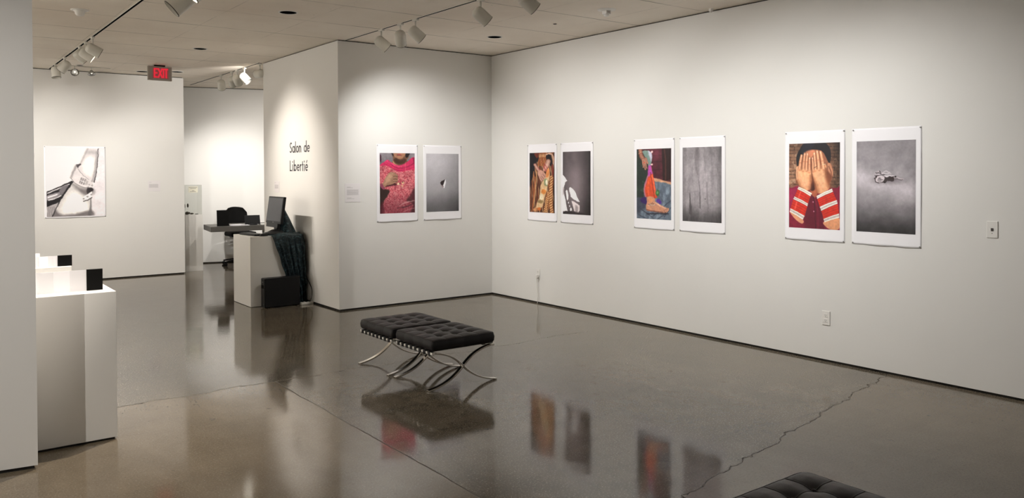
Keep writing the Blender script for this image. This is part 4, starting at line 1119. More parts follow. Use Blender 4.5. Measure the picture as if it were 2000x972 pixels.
bm = bmnew(); box(bm, (0.30, 5.56, 0.8955), (0.802, 5.80, 1.0375)); obj('body', bm, M_ped, t, bevel=0.001)
folded_book('smaller folded book with black cover on the white block, behind the larger book', 0.732, 5.60, 1.0380, 0.050, 0.066, 7, 0.078, 0.010)
t = thing('folded_booklet', 'thin white booklet standing behind the small black covered book, near the wall end', 'booklet', (0.62, 5.70, 1.038), 0.04)
bm = bmnew(); box(bm, (-0.2, -0.002, 0), (0.03, 0.002, 0.078)); obj('pages', bm, M_paper, t)

# ------------------------------------------------------------------ monitor pedestal
MX0, MX1, MY0, MY1, MZ = 3.272, 3.905, 9.557, 10.176, 0.843
t = thing('pedestal', 'white pedestal under the computer monitor and dark velvet drape', 'pedestal', (0, 0, 0))
bm = bmnew(); box(bm, (MX0, MY0, 0.004), (MX1, MY1, MZ)); obj('cabinet', bm, M_ped, t, bevel=0.003)
bm = bmnew(); box(bm, (MX0+0.012, MY0+0.012, 0), (MX1-0.012, MY1-0.012, 0.004)); obj('recessed_base', bm, M_gap, t)

# drape: a height field over the top, then folds hanging over the near edge and the wall side
def drape():
    rs = np.random.RandomState(5)
    t = thing('velvet_drape', 'dark teal crushed velvet cloth draped over the monitor pedestal', 'cloth', (0, 0, 0))
    bm = bmnew()
    def ztop(x, y):
        z = MZ+0.008
        # heap over the monitor stand
        e = max(0.0, 1-math.hypot((x-3.80)/0.125, (y-9.83)/0.20))
        z += 0.30*e**0.85
        z += 0.006*math.sin(23*x+9*y)+0.005*math.sin(31*y-14*x+1.3)+0.004*math.sin(60*x)*math.sin(41*y)
        z += 0.012*math.exp(-((y-9.60-0.1*(x-3.5))/0.03)**2)
        return max(z, MZ+0.004)
    # sheet on top: left border wanders
    NX, NY = 60, 60; G = []
    for j in range(NY+1):
        y = MY0-0.012+(MY1-MY0-0.03)*j/NY; row = []
        left = 3.526+0.012*math.sin(5*j/NY*PI)-0.025*math.exp(-((j/NY-0.30)/0.16)**2)+0.10*(j/NY)**2
        for i in range(NX+1):
            x = left+(3.925-left)*i/NX
            row.append(bm.verts.new((x, y, ztop(x, y) if i else MZ+0.003)))
        G.append(row)
    for j in range(NY):
        for i in range(NX):
            bm.faces.new((G[j][i], G[j][i+1], G[j+1][i+1], G[j+1][i]))
    # front fall
    NV = 46; prev = G[0]
    Lz = [0.0, 0.18, 0.36, 0.51, 0.66, 0.83]; Lx = [3.526, 3.583, 3.640, 3.688, 3.745, 3.800]
    Rz = [0.0, 0.20, 0.42, 0.66, 0.83]; Rx = [3.925, 3.940, 3.952, 3.958, 3.955]
    for k in range(1, NV+1):
        d = 0.838*k/NV; row = []
        lx = float(np.interp(d, Lz, Lx)); rx = float(np.interp(d, Rz, Rx))
        for i in range(NX+1):
            u = i/NX; x = lx+(rx-lx)*u
            amp = 0.022*min(1, d/0.16)
            f = math.sin(2*PI*(5.2*u+0.25*math.sin(5*d)))+0.45*math.sin(2*PI*(9.3*u+0.6*d)+1.1)
            y = MY0-0.014-0.006-amp*(0.9+0.62*f)
            hem = MZ+0.008-d
            if u < 0.5 and d > 0.80: hem += 0.03*(0.5-u)
            row.append(bm.verts.new((x+0.004*math.sin(30*d+9*u), y, max(hem, 0.004))))
        for i in range(NX): bm.faces.new((prev[i], prev[i+1], row[i+1], row[i]))
        prev = row
    # side fall against the wall
    col = [G[j][NX] for j in range(NY+1)]; prev = col
    for k in range(1, 16):
        d = 0.55*k/15; row = []
        for j in range(NY+1):
            y = col[j].co.y; x = min(3.925+0.02*min(1, d/0.1)+0.012*math.sin(j*0.55+3*d), 3.975)
            row.append(bm.verts.new((x, y, min(col[j].co.z, MZ+0.01)-d)))
        for j in range(NY): bm.faces.new((prev[j], prev[j+1], row[j+1], row[j]))
        prev = row
    o = obj('cloth', bm, M_velvet, t, smooth=True)
    md = o.modifiers.new('thick', 'SOLIDIFY'); md.thickness = 0.002; md.offset = 1
drape()

# monitor: an all-in-one screen facing -X, leaning back
t = thing('computer_monitor', 'black widescreen computer monitor on the velvet draped pedestal', 'monitor', (3.632, 9.775, MZ+0.016), 0.0)
tilt = Matrix.Rotation(math.radians(8), 4, 'Y')
Mt = Matrix.Translation((0, 0, 0.125)) @ tilt
W2 = 0.252; Hs = 0.335
bm = bmnew(); box(bm, (0.0, -W2, 0), (0.034, W2, Hs), Mt); sh = obj('housing', bm, M_black, t, bevel=0.005)
bm = bmnew(); box(bm, (-0.0015, -W2+0.018, 0.030), (0.002, W2-0.018, Hs-0.018), Mt); obj('screen', bm, M_screen, t)
bm = bmnew(); box(bm, (-0.002, -0.010, 0.012), (0.001, 0.010, 0.018), Mt); obj('badge', bm, M_pin, t)
bm = bmnew(); box(bm, (0.034, -0.14, 0.06), (0.060, 0.14, 0.25), Mt); obj('rear_shell', bm, M_black, t, bevel=0.01)
bm = bmnew(); box(bm, (0.002, -W2+0.10, -0.048), (0.022, W2-0.02, 0.004), Mt); obj('speaker_bar', bm, M_black, t, bevel=0.004)
bm = bmnew(); prism(bm, [(0.03, -0.05), (0.075, -0.05), (0.075, 0.05), (0.03, 0.05)], 0.0, 0.22); obj('neck', bm, M_black, t, bevel=0.004)
bm = bmnew(); lathe(bm, [(0, 0.052), (0.05, 0.048), (0.10, 0.026), (0.140, 0.008), (0.150, 0.0), (0, 0)], 36, Matrix.Translation((0.03, -0.01, 0)) @ Matrix.Diagonal((0.85, 1.15, 1, 1))); obj('base', bm, M_black, t, smooth=True)

t = thing('keyboard', 'black keyboard lying on the pedestal in front of the monitor', 'keyboard', (3.405, 9.865, MZ+0.001), 0.10)
bm = bmnew(); box(bm, (-0.072, -0.215, 0), (0.072, 0.215, 0.018)); obj('case', bm, M_black, t, bevel=0.004)
bm = bmnew()
for r in range(5):
    for c in range(14):
        if r == 4 and 4 <= c <= 8: continue
        box(bm, (-0.060+(4-r)*0.0235, -0.200+c*0.0286, 0.018), (-0.041+(4-r)*0.0235, -0.177+c*0.0286, 0.0225))
box(bm, (-0.060, -0.200+4*0.0286, 0.018), (-0.041, -0.177+8*0.0286, 0.0225))
obj('keys', bm, M_black, t, bevel=0.001)
t = thing('computer_mouse', 'black computer mouse on the near edge of the monitor pedestal', 'mouse', (3.452, 9.600, MZ+0.001), 0.2)
bm = bmnew()
for a in [0]:
    prof = [(0, 0.034), (0.4, 0.032), (0.75, 0.024), (0.95, 0.012), (1.0, 0.004), (0.97, 0.0), (0, 0)]
    lathe(bm, prof, 28, Matrix.Diagonal((0.055, 0.033, 1, 1)))
obj('shell', bm, M_black, t, smooth=True)
bm = bmnew(); lathe(bm, [(0, 0.004), (0.008, 0.004), (0.008, -0.004), (0, -0.004)], 16, Matrix.Translation((0.028, 0, 0.029)) @ Matrix.Rotation(PI/2, 4, 'X')); obj('scroll_wheel', bm, M_slot, t, smooth=True)

# tower on the floor
t = thing('computer_tower', 'black computer case standing on the floor against the monitor pedestal', 'computer', (0, 0, 0))
TX0, TX1, TY0, TY1, TZ = 3.384, 3.812, 9.370, 9.486, 0.355
bm = bmnew(); box(bm, (TX0, TY0, 0.010), (TX1, TY1, TZ)); obj('case', bm, M_black, t, bevel=0.005)
bm = bmnew(); box(bm, (TX0-0.012, TY0+0.004, 0.014), (TX0, TY1-0.004, TZ-0.004)); fp = obj('front_panel', bm, M_black, t, bevel=0.004)
bm = bmnew(); box(bm, (TX0-0.0135, TY0+0.020, 0.235), (TX0-0.0118, TY1-0.020, 0.275)); obj('drive_bay', bm, M_blackmatte, fp)
bm = bmnew(); lathe(bm, [(0, 0.002), (0.006, 0.0015), (0.007, 0)], 16, Matrix.Translation((TX0-0.012, 9.428, 0.31)) @ Matrix.Rotation(-PI/2, 4, 'Y')); obj('power_button', bm, M_pin, fp, smooth=True)
bm = bmnew(); box(bm, (TX0-0.0135, TY0+0.030, 0.045), (TX0-0.0118, TY0+0.040, 0.048)); obj('badge', bm, M_pin, fp)
for sx in (TX0+0.03, TX1-0.06):
    for sy in (TY0+0.014, TY1-0.030):
        bm = bmnew(); box(bm, (sx, sy, 0), (sx+0.03, sy+0.016, 0.011)); obj('foot', bm, M_blackmatte, t, bevel=0.002)

# power strip and cables by the wall
t = thing('power_strip', 'white power strip on the floor between the velvet drape and wall', 'power strip', (3.895, 9.375, 0), 0.12)
bm = bmnew(); box(bm, (-0.075, -0.024, 0), (0.085, 0.024, 0.030)); b_ = obj('body', bm, M_strip, t, bevel=0.006, seg=3)
for k in range(3):
    bm = bmnew(); box(bm, (-0.055+k*0.045, -0.012, 0.030), (-0.030+k*0.045, 0.012, 0.0308)); obj('receptacle', bm, M_slot, t)
t = thing('cable', 'black cable looping down from the drape to the power strip', 'cable', (0, 0, 0))
bm = bmnew(); tube(bm, [tuple(q) for q in catmull([(3.968, 9.62, 0.34), (3.978, 9.50, 0.26), (3.985, 9.42, 0.17), (3.965, 9.38, 0.08), (3.93, 9.36, 0.045), (3.90, 9.375, 0.036)], 8)], 0.004, 8); obj('wire', bm, M_black, t, smooth=True)
t = thing('cable', 'pale cable running along the floor from the power strip behind the tower', 'cable', (0, 0, 0))
bm = bmnew(); tube(bm, [tuple(q) for q in catmull([(3.885, 9.400, 0.034), (3.86, 9.42, 0.020), (3.83, 9.40, 0.006), (3.80, 9.52, 0.006)], 8)], 0.0035, 8); obj('wire', bm, M_strip, t, smooth=True)
t = thing('cable', 'black cable from the power strip into the gap under the wall', 'cable', (0, 0, 0))
bm = bmnew(); tube(bm, [tuple(q) for q in catmull([(3.965, 9.386, 0.016), (3.985, 9.37, 0.007), (3.988, 9.30, 0.006), (3.985, 9.16, 0.006), (3.990, 9.10, 0.006)], 8)], 0.0045, 8); obj('wire', bm, M_black, t, smooth=True)

# ------------------------------------------------------------------ vitrine plinth in the alcove
t = thing('pedestal', 'slim white plinth at the end of the far wall carrying a clear case', 'pedestal', (0, 0, 0))
bm = bmnew(); box(bm, (3.625, 13.70, 0.0), (3.905, 13.98, 0.930)); obj('cabinet', bm, M_ped, t, bevel=0.002)
t = thing('display_case', 'clear acrylic box with a cream notice on top of the slim plinth', 'display case', (3.765, 13.84, 0.9305))
s_ = 0.132; th = 0.004; hh = 0.488
for nm, lo, hi in (('front_pane', (-s_, -s_, 0), (s_, -s_+th, hh)), ('rear_pane', (-s_, s_-th, 0), (s_, s_, hh)), ('side_pane', (-s_, -s_+th, 0), (-s_+th, s_-th, hh)), ('side_pane', (s_-th, -s_+th, 0), (s_, s_-th, hh)), ('lid_pane', (-s_, -s_, hh), (s_, s_, hh+th))):
    bm = bmnew(); box(bm, lo, hi); obj(nm, bm, M_acrylic, t)
t = thing('notice_card', 'cream printed notice fixed on the front of the acrylic case', 'notice', (3.757, 13.7065, 1.345))
bm = bmnew(); box(bm, (-0.075, -0.001, -0.050), (0.075, 0, 0.050)); obj('sheet', bm, M_cream, t)
bm = bmnew()
for a, b, z in ((-0.066, 0.066, 0.034), (-0.045, 0.05, 0.016), (-0.02, 0.02, -0.018), (-0.05, 0.045, -0.034)): box(bm, (a, -0.0014, z-0.003), (b, -0.001, z+0.003))
obj('printed_text', bm, M_darkink, t)
def nugget(name, label, x, y, z, r, sc, m, seed):
    rr = random.Random(seed); bm = bmnew(); bmesh.ops.create_icosphere(bm, subdivisions=3, radius=r)
    ph = [rr.random()*6 for _ in range(4)]
    for v in bm.verts:
        n = v.co.normalized(); k = 1+0.25*math.sin(4*n.x+ph[0])*math.sin(5*n.y+ph[1])+0.12*math.sin(9*n.z+ph[2])
        v.co = Vector((v.co.x*sc[0]*k, v.co.y*sc[1]*k, v.co.z*sc[2]*k))
    zm = min(v.co.z for v in bm.verts)
    for v in bm.verts: v.co.z -= zm
    o = obj(name, bm, m, smooth=True); o.location = (x, y, z); return tag(o, label, 'small sculpture', 'small dark objects in the clear case')
nugget('small_sculpture', 'largest dark lump on the floor of the clear case, at its left', 3.690, 13.80, 0.931, 0.026, (1.4, 1, 0.9), M_bronze, 1)
nugget('small_sculpture', 'middle dark lump on the floor of the clear case', 3.765, 13.81, 0.931, 0.018, (1.6, 1, 0.7), M_bronze, 2)
nugget('small_sculpture', 'flat small piece at the right of the clear case floor', 3.835, 13.80, 0.931, 0.012, (2.2, 1, 0.5), M_bronze, 3)
for lb, x, hgt, w in (('thin dark pendant on a rod stand inside the clear case', 3.665, 0.150, 0.010), ('rounder dark pendant on a rod stand inside the clear case', 3.712, 0.155, 0.016)):
    t = thing('pendant_on_stand', lb, 'small sculpture', (x, 13.86, 0.931), 0, 'small dark objects in the clear case')
    bm = bmnew(); tube(bm, [(0, 0, 0), (0, 0, hgt+0.03)], 0.0012, 6); obj('rod', bm, M_pin, t)
    bm = bmnew(); lathe(bm, [(0, hgt+0.03), (w*0.7, hgt+0.018), (w, hgt-0.005), (w*0.8, hgt-0.030), (0, hgt-0.044)], 16); obj('pendant', bm, M_bronze, t, smooth=True)

# ------------------------------------------------------------------ desk in the alcove
t = thing('reception_desk', 'dark grey thick topped desk in the alcove beyond the monitor pedestal', 'desk', (0, 0, 0))
bm = bmnew(); prism(bm, [(3.914, 13.301), (5.60, 13.22), (5.62, 14.02), (4.02, 14.06)], 0.658, 0.742); obj('desktop', bm, M_desk, t, bevel=0.002)
bm = bmnew(); box(bm, (5.50, 13.26, 0.0), (5.58, 13.98, 0.658)); obj('end_panel', bm, M_desk, t, bevel=0.002)
bm = bmnew(); box(bm, (4.98, 13.90, 0.0), (5.50, 13.93, 0.658)); obj('modesty_panel', bm, M_ped, t, bevel=0.002)
t = thing('sign_stand', 'upright black board near the left end of the grey desk', 'sign', (4.150, 13.42, 0.7425), 0.0)
bm = bmnew(); box(bm, (-0.098, -0.006, 0), (0.098, 0.006, 0.262), Matrix.Rotation(math.radians(-4), 4, 'X')); obj('board', bm, M_blackmatte, t, bevel=0.002)
bm = bmnew(); box(bm, (-0.06, 0.0, 0), (0.06, 0.07, 0.006)); obj('foot', bm, M_blackmatte, t, bevel=0.002)
t = thing('tablet_computer', 'small black tablet leaning on its stand at the right of the grey desk', 'tablet', (4.640, 13.42, 0.7425), -0.05)
bm = bmnew(); box(bm, (-0.128, -0.005, 0.012), (0.128, 0.005, 0.166), Matrix.Rotation(math.radians(-14), 4, 'X')); obj('body', bm, M_black, t, bevel=0.004)
bm = bmnew(); lathe(bm, [(0, 0.022), (0.06, 0.020), (0.078, 0.010), (0.08, 0), (0, 0)], 28, Matrix.Translation((0, 0.0, 0)) @ Matrix.Diagonal((1, 0.6, 1, 1))); obj('stand_foot', bm, M_black, t, smooth=True)
for lb, x, w, d, n, rz in (('stack of white papers on the grey desk between board and tablet', 4.365, 0.19, 0.14, 5, 0.05), ('single white sheet on the grey desk just left of the tablet', 4.520, 0.11, 0.12, 2, -0.1)):
    t = thing('paper_stack', lb, 'papers', (x, 13.44, 0.7425), rz, 'papers on the grey desk')
    for k in range(n):
        bm = bmnew(); box(bm, (-w/2, -d/2, k*0.003), (w/2, d/2, k*0.003+0.0028), Matrix.Rotation(0.05*math.sin(k*2.1), 4, 'Z')); obj('sheet', bm, M_paper, t)
t = thing('pen_tray', 'small pale tray at the right end of the desk beside the partition edge', 'tray', (4.80, 13.42, 0.7425))
bm = bmnew(); box(bm, (-0.035, -0.05, 0), (0.055, 0.05, 0.016)); obj('tray', bm, M_plate, t, bevel=0.003)

# office chair behind the desk
t = thing('office_chair', 'black wheeled office chair behind the grey desk', 'chair', (4.70, 14.24, 0), 0.0)
bm = bmnew(); box(bm, (-0.21, -0.20, 0.50), (0.23, 0.24, 0.58)); obj('seat', bm, M_blackmatte, t, bevel=0.03, seg=4)
bm = bmnew(); n = 14
fr = []; bk = []
def bw(v): return 0.215*(1-0.10*v-0.30*max(0, v-0.80)/0.2)
for j in range(n+1):
    v = j/n; rowf = []; rowb = []
    for i in range(n+1):
        u = i/n*2-1; x = u*bw(v); z = 0.60+0.41*v-0.02*u*u*v
        y = 0.20+0.05*v-0.05*(1-u*u)*-1
        rowf.append(bm.verts.new((x, y-0.02, z))); rowb.append(bm.verts.new((x, y+0.02, z)))
    fr.append(rowf); bk.append(rowb)
for j in range(n):
    for i in range(n):
        bm.faces.new((fr[j][i], fr[j][i+1], fr[j+1][i+1], fr[j+1][i])); bm.faces.new((bk[j][i], bk[j+1][i], bk[j+1][i+1], bk[j][i+1]))
for j in range(n):
    bm.faces.new((fr[j][0], fr[j+1][0], bk[j+1][0], bk[j][0])); bm.faces.new((fr[j][n], bk[j][n], bk[j+1][n], fr[j+1][n]))
for i in range(n):
    bm.faces.new((fr[0][i], bk[0][i], bk[0][i+1], fr[0][i+1])); bm.faces.new((fr[n][i], fr[n][i+1], bk[n][i+1], bk[n][i]))
obj('backrest', bm, M_blackmatte, t, smooth=True, bevel=0.006)
bm = bmnew(); tube(bm, [(0, 0.12, 0.53), (0, 0.27, 0.53), (0, 0.29, 0.64), (0, 0.27, 0.76)], 0.02, 8); obj('back_support', bm, M_black, t, smooth=True)
bm = bmnew(); lathe(bm, [(0.03, 0.50), (0.03, 0.28), (0.045, 0.27), (0.045, 0.08), (0, 0.08)], 20); obj('gas_column', bm, M_black, t, smooth=True)
for k in range(5):
    a = 2*PI*k/5+3.55
    bm = bmnew(); flatbar(bm, [(0.03*math.cos(a), 0.03*math.sin(a), 0.105), (0.16*math.cos(a), 0.16*math.sin(a), 0.095), (0.325*math.cos(a), 0.325*math.sin(a), 0.068)], (-math.sin(a), math.cos(a), 0), 0.045, 0.025)
    lg = obj('leg', bm, M_black, t, bevel=0.004)
    for s in (-1, 1):
        bm = bmnew(); lathe(bm, [(0, 0.009), (0.022, 0.009), (0.027, 0.004), (0.027, -0.004), (0.022, -0.009), (0, -0.009)], 18, Matrix.Translation((0.325*math.cos(a)-s*0.014*math.sin(a), 0.325*math.sin(a)+s*0.014*math.cos(a), 0.0275)) @ Matrix.Rotation(a, 4, 'Z') @ Matrix.Rotation(PI/2, 4, 'X'))
        obj('caster', bm, M_black, lg, smooth=True)

# ------------------------------------------------------------------ ceiling fittings
def downlight(label, x, y, r=0.082):
    t = thing('downlight', label, 'downlight', (x, y, H), 0, 'black recessed downlights')
    bm = bmnew(); lathe(bm, [(r+0.010, 0.0), (r+0.008, -0.004), (r-0.002, -0.0045), (r-0.004, 0.0)], 36); obj('trim_ring', bm, M_ped, t, smooth=True)
    bm = bmnew(); lathe(bm, [(0, -0.0012), (r*0.6, -0.0016), (r, -0.0022), (r, 0.0)], 36); obj('aperture', bm, M_hole, t, smooth=True)  # flat black disc, its colour standing in for the dark of a recess
downlight('black recessed downlight in the ceiling left of the partition, nearest the top edge', 2.941, 7.466)
downlight('black recessed downlight between the near one and the exit sign', 2.914, 10.264, 0.078)
downlight('black recessed downlight in the ceiling by the room corner', 5.358, 7.443, 0.080)
downlight('black recessed downlight just left of the exit sign', 2.856, 13.043, 0.085)
downlight('black recessed downlight just right of the exit sign', 3.285, 12.779, 0.085)
downlight('small black recessed downlight above the far wall by the small reflector lamps', 1.98, 12.80, 0.045)

t = thing('smoke_detector', 'white ceiling detector with a small body on a round plate above the right wall', 'detector', (5.322, 5.575, H))
bm = bmnew(); lathe(bm, [(0.088, 0), (0.086, -0.006), (0.060, -0.013), (0.036, -0.015), (0, -0.015)], 36); obj('mounting_plate', bm, M_plate, t, smooth=True)
bm = bmnew(); box(bm, (-0.034, -0.030, -0.048), (0.034, 0.030, -0.014)); obj('sensor_body', bm, M_plate, t, bevel=0.007, seg=3)
bm = bmnew(); box(bm, (-0.020, -0.032, -0.040), (0.020, -0.0295, -0.020)); obj('sensor_window', bm, M_pin, t, bevel=0.001)
bm = bmnew(); lathe(bm, [(0.024, -0.048), (0.026, -0.058), (0.020, -0.064), (0, -0.065)], 24); obj('sensor_cap', bm, M_plate, t, smooth=True)
t = thing('smoke_detector', 'pale domed detector on the ceiling left of the left light track', 'detector', (1.32, 8.50, H))
bm = bmnew(); lathe(bm, [(0.062, 0), (0.060, -0.008), (0.045, -0.020), (0.040, -0.040), (0.028, -0.055), (0, -0.060)], 32); obj('dome', bm, M_plate, t, smooth=True)
bm = bmnew(); lathe(bm, [(0.080, 0), (0.078, -0.006), (0.062, -0.008)], 32); obj('mounting_plate', bm, M_plate, t, smooth=True)
def small_fit(name, label, cat, x, y, r, h, m):
    bm = bmnew(); lathe(bm, [(r, 0), (r*0.95, -h*0.5), (r*0.4, -h), (0, -h)], 20); o = obj(name, bm, m, smooth=True); o.location = (x, y, H); tag(o, label, cat)
small_fit('ceiling_sensor', 'tiny dark round fitting in a ceiling tile near the room corner', 'sensor', 5.40, 6.43, 0.020, 0.006, M_slot)
small_fit('sprinkler_head', 'tiny white fitting at the top edge of the right wall', 'sprinkler', 6.10, 4.97, 0.022, 0.035, M_plate)

# exit sign
t = thing('exit_sign', 'grey ceiling sign with glowing red letters reading EXIT', 'sign', (2.892, 12.141, 2.926), 0.0)
SW, SHh = 0.320, 0.200
bm = bmnew(); box(bm, (-SW/2, 0, 0), (SW/2, 0.045, SHh)); obj('housing', bm, M_exitbox, t, bevel=0.004)
bm = bmnew(); box(bm, (-0.070, 0.004, SHh), (0.070, 0.042, H-2.926)); obj('canopy', bm, M_hole, t)
M_red = emis('exit_red_glow', (1.0, 0.02, 0.05, 1), 0.75); M_red2 = emis('exit_red_panel', (0.62, 0.09, 0.09, 1), 0.30)
bm = bmnew(); box(bm, (-0.098, -0.002, 0.028), (0.112, 0.0, SHh-0.022)); obj('red_panel', bm, M_red2, t)
bm = bmnew(); LB, LT, TH = 0.038, 0.172, 0.020
def bar(x0, z0, x1, z1, w):
    d = Vector((x1-x0, z1-z0)).normalized(); n = Vector((-d.y, d.x))*w/2
    P = [(x0+n.x, z0+n.y), (x1+n.x, z1+n.y), (x1-n.x, z1-n.y), (x0-n.x, z0-n.y)]
    a = [bm.verts.new((p[0], -0.0045, p[1])) for p in P]; b = [bm.verts.new((p[0], -0.002, p[1])) for p in P]
    bm.faces.new(a); bm.faces.new(b[::-1])
    for i in range(4): bm.faces.new((a[i], b[i], b[(i+1) % 4], a[(i+1) % 4]))
x = -0.084
bar(x+TH/2, LB, x+TH/2, LT, TH)
for z in (LB+TH/2, (LB+LT)/2, LT-TH/2): bar(x+TH, z, x+0.050, z, TH)
x = -0.026; bar(x, LB, x+0.056, LT, TH); bar(x, LT, x+0.056, LB, TH)
x = 0.046; bar(x, LB, x, LT, TH)
x = 0.082; bar(x, LB, x, LT-TH, TH); bar(x-0.026, LT-TH/2, x+0.026, LT-TH/2, TH)
obj('letters', bm, M_red, t)

# ------------------------------------------------------------------ tracks and track heads
def track(label, x, y0, y1, along='y'):
    t = thing('light_track', label, 'light track', (0, 0, 0), 0, 'ceiling light tracks')
    bm = bmnew(); w = 0.015
    f = (lambda a, b, z0, z1, p, q: box(bm, (x+a, p, z0), (x+b, q, z1))) if along == 'y' else (lambda a, b, z0, z1, p, q: box(bm, (p, x+a, z0), (q, x+b, z1)))
    f(-w, -w+0.004, H-0.004, H, y0, y1); f(w-0.004, w, H-0.004, H, y0, y1); obj('channel', bm, M_fix, t)
    bm = bmnew(); f(-w+0.004, w-0.004, H-0.0025, H, y0, y1); obj('slot', bm, M_hole, t)
track('long pale light track in the ceiling parallel to the right wall', 4.09, -2.5, YB-0.01)
track('long pale light track on the left side of the ceiling running to the far wall', 1.69, -2.5, YF-0.02)
track('light track beyond the partition corner over the alcove', 3.95, YP+0.02, 14.52)
track('short light track parallel to the far wall with two small reflector lamps', 12.93, 1.80, 2.40, along='x')

M_lamp = emis('lamp_lit', (1.0, 0.88, 0.70, 1), 18.0)
M_lampoff = mat('lamp_glass', (0.30, 0.29, 0.27, 1), 0.15, metal=0.6)
def head_parts(t, d, L=0.162, R=0.059, drop=0.135, lit=True):
    """d: unit aim direction in the thing's own frame; the thing sits on the ceiling line"""
    bm = bmnew(); box(bm, (-0.016, -0.045, -0.022), (0.016, 0.045, -0.003)); obj('track_adapter', bm, M_fix, t, bevel=0.003)
    bm = bmnew(); tube(bm, [(0, 0, -0.02), (0, 0, -drop+R*0.7)], 0.0085, 10); obj('stem', bm, M_fix, t, smooth=True)
    q = Vector((0, 0, -1)).rotation_difference(Vector(d)).to_matrix().to_4x4()
    Mx = Matrix.Translation((0, 0, -drop-0.01)) @ q
    b = -L*0.42
    prof = [(0, L*0.46), (R*0.45, L*0.445), (R*0.78, L*0.39), (R*0.95, L*0.29), (R*0.985, L*0.20), (R, L*0.10), (R, -L*0.52), (R*0.93, -L*0.54), (R*0.90, -L*0.50), (R*0.86, -L*0.30), (R*0.45, -L*0.12), (0, -L*0.10)]
    bm = bmnew(); lathe(bm, prof, 36, Mx); h = obj('lamp_housing', bm, M_fix, t, smooth=True)
    em = h.modifiers.new('edges', 'EDGE_SPLIT'); em.split_angle = math.radians(50)
    bm = bmnew(); lathe(bm, [(0, -L*0.315), (R*0.55, -L*0.32), (R*0.80, -L*0.335)], 28, Mx); obj('lamp', bm, M_lamp if lit else M_lampoff, h, smooth=True)
    bm = bmnew(); lathe(bm, [(R*1.004, -L*0.515), (R*1.006, -L*0.538), (R*0.95, -L*0.545)], 36, Mx); obj('rim', bm, M_slot, h, smooth=True)
    return Mx
SPOTS = []
def head(label, x, y, target, power, angle=52, blend=0.9, lit=True, col=None, **k):
    t = thing('track_spotlight', label, 'track light', (x, y, H), 0, 'white track light heads')
    o = Vector((x, y, H-k.get('drop', 0.135)-0.01)); d = (Vector(target)-o).normalized()
    head_parts(t, d, lit=lit, **k)
    if power: SPOTS.append((o+d*(k.get('L', 0.162)*0.56), d, power, angle, blend, col))
GAIN = 1.05; EXPO = 0.0
NEUT = (1.0, 0.985, 0.955); WARM = (1.0, 0.955, 0.90); WARMER = (1.0, 0.915, 0.82)
# right-hand track, five heads in view
head('track light nearest the back wall on the right track', 4.09, 7.760, (6.175, 7.25, 1.30), 150, 104, 1.0, col=NEUT)
head('upright looking track light second from the back wall on the right track', 4.09, 7.345, (5.10, 8.65, 1.30), 170, 96, 1.0, col=NEUT)
head('track light third from the back wall on the right track, beside the upright one', 4.09, 7.035, (6.175, 6.55, 1.30), 70, 100, 1.0, col=NEUT)
head('track light hanging alone in the middle of the right track', 4.09, 5.890, (6.175, 5.35, 1.30), 110, 104, 1.0, col=NEUT)
head('track light cut by the top edge, above the ottoman pair', 4.09, 5.215, (6.175, 4.50, 1.30), 60, 104, 1.0, col=NEUT)
# left track
LEFT = (-0.60, 0.32, -0.74)
def off(x, y, d): return (x+d[0], y+d[1], H-0.145+d[2])
head('far left track light, hanging nearly straight down by the far wall', 1.69, 12.87, (1.85, 12.3, 0.5), 0, lit=False, drop=0.095)
head('rounded track light second from the far wall on the left track', 1.69, 12.05, off(1.69, 12.05, LEFT), 0, lit=False, drop=0.105)
head('track light third from the far wall on the left track, beside the title wall lights', 1.69, 10.90, (3.9, 11.2, 1.30), 0, lit=False, drop=0.105)
head('near track light of the left cluster, aimed at the title wall', 1.69, 10.07, (3.996, 9.90, 1.75), 260, 52, 1.0, col=WARMER)
head('middle track light of the left cluster, aimed at the title wall', 1.69, 10.50, (3.996, 10.05, 1.45), 70, 60, 1.0, col=WARMER)
head('large track light at the top edge, its grey opening turned left', 1.75, 6.62, off(1.75, 6.62, (-0.70, 0.14, -0.70)), 0, lit=False, drop=0.172, L=0.205, R=0.076)
head('brightly lit track light cut by the top edge beside the large one', 1.76, 6.16, off(1.76, 6.16, (-0.70, 0.16, -0.74)), 60, 60, drop=0.14, L=0.205, R=0.076)
# track beyond the partition
head('egg shaped looking track light nearest the alcove wall', 3.95, 12.80, (4.6, 14.4, 1.3), 100, 76, 1.0)
head('wide track light second from the alcove wall beside the glowing one', 3.95, 12.28, (5.0, 14.2, 1.5), 90, 76, 1.0)
head('grey track light half hidden behind the glowing white one', 3.95, 12.05, (5.2, 13.5, 1.4), 0, lit=False)
head('glowing white track light lit by its neighbour near the partition end', 3.95, 11.72, (4.9, 10.9, 1.7), 0, lit=False)
head('track light mostly hidden behind the partition end, aimed left', 3.97, 11.14, (3.6, 12.9, 2.98), 75, 50)
# small reflector lamps
def reflector(label, x, y, d):
    t = thing('reflector_lamp', label, 'track light', (x, y, H), 0, 'small reflector lamps by the far wall')
    bm = bmnew(); tube(bm, [(0, 0, 0), (0, 0, -0.062)], 0.004, 8); obj('stem', bm, M_fix, t)
    q = Vector((0, 0, -1)).rotation_difference(Vector(d).normalized()).to_matrix().to_4x4()
    Mx = Matrix.Translation((0, 0, -0.085)) @ q
    bm = bmnew(); lathe(bm, [(0, 0.040), (0.018, 0.038), (0.030, 0.020), (0.055, -0.022), (0.053, -0.024), (0.028, 0.012), (0, 0.020)], 30, Mx); s = obj('shade', bm, M_fixin, t, smooth=True)
    bm = bmnew(); bmesh.ops.create_icosphere(bm, subdivisions=2, radius=0.013)
    for v in bm.verts: v.co = Mx @ (v.co+Vector((0, 0, -0.002)))
    obj('bulb', bm, M_bulb, s, smooth=True)
M_bulb = emis('dim_bulb', (1.0, 0.93, 0.82, 1), 1.2)
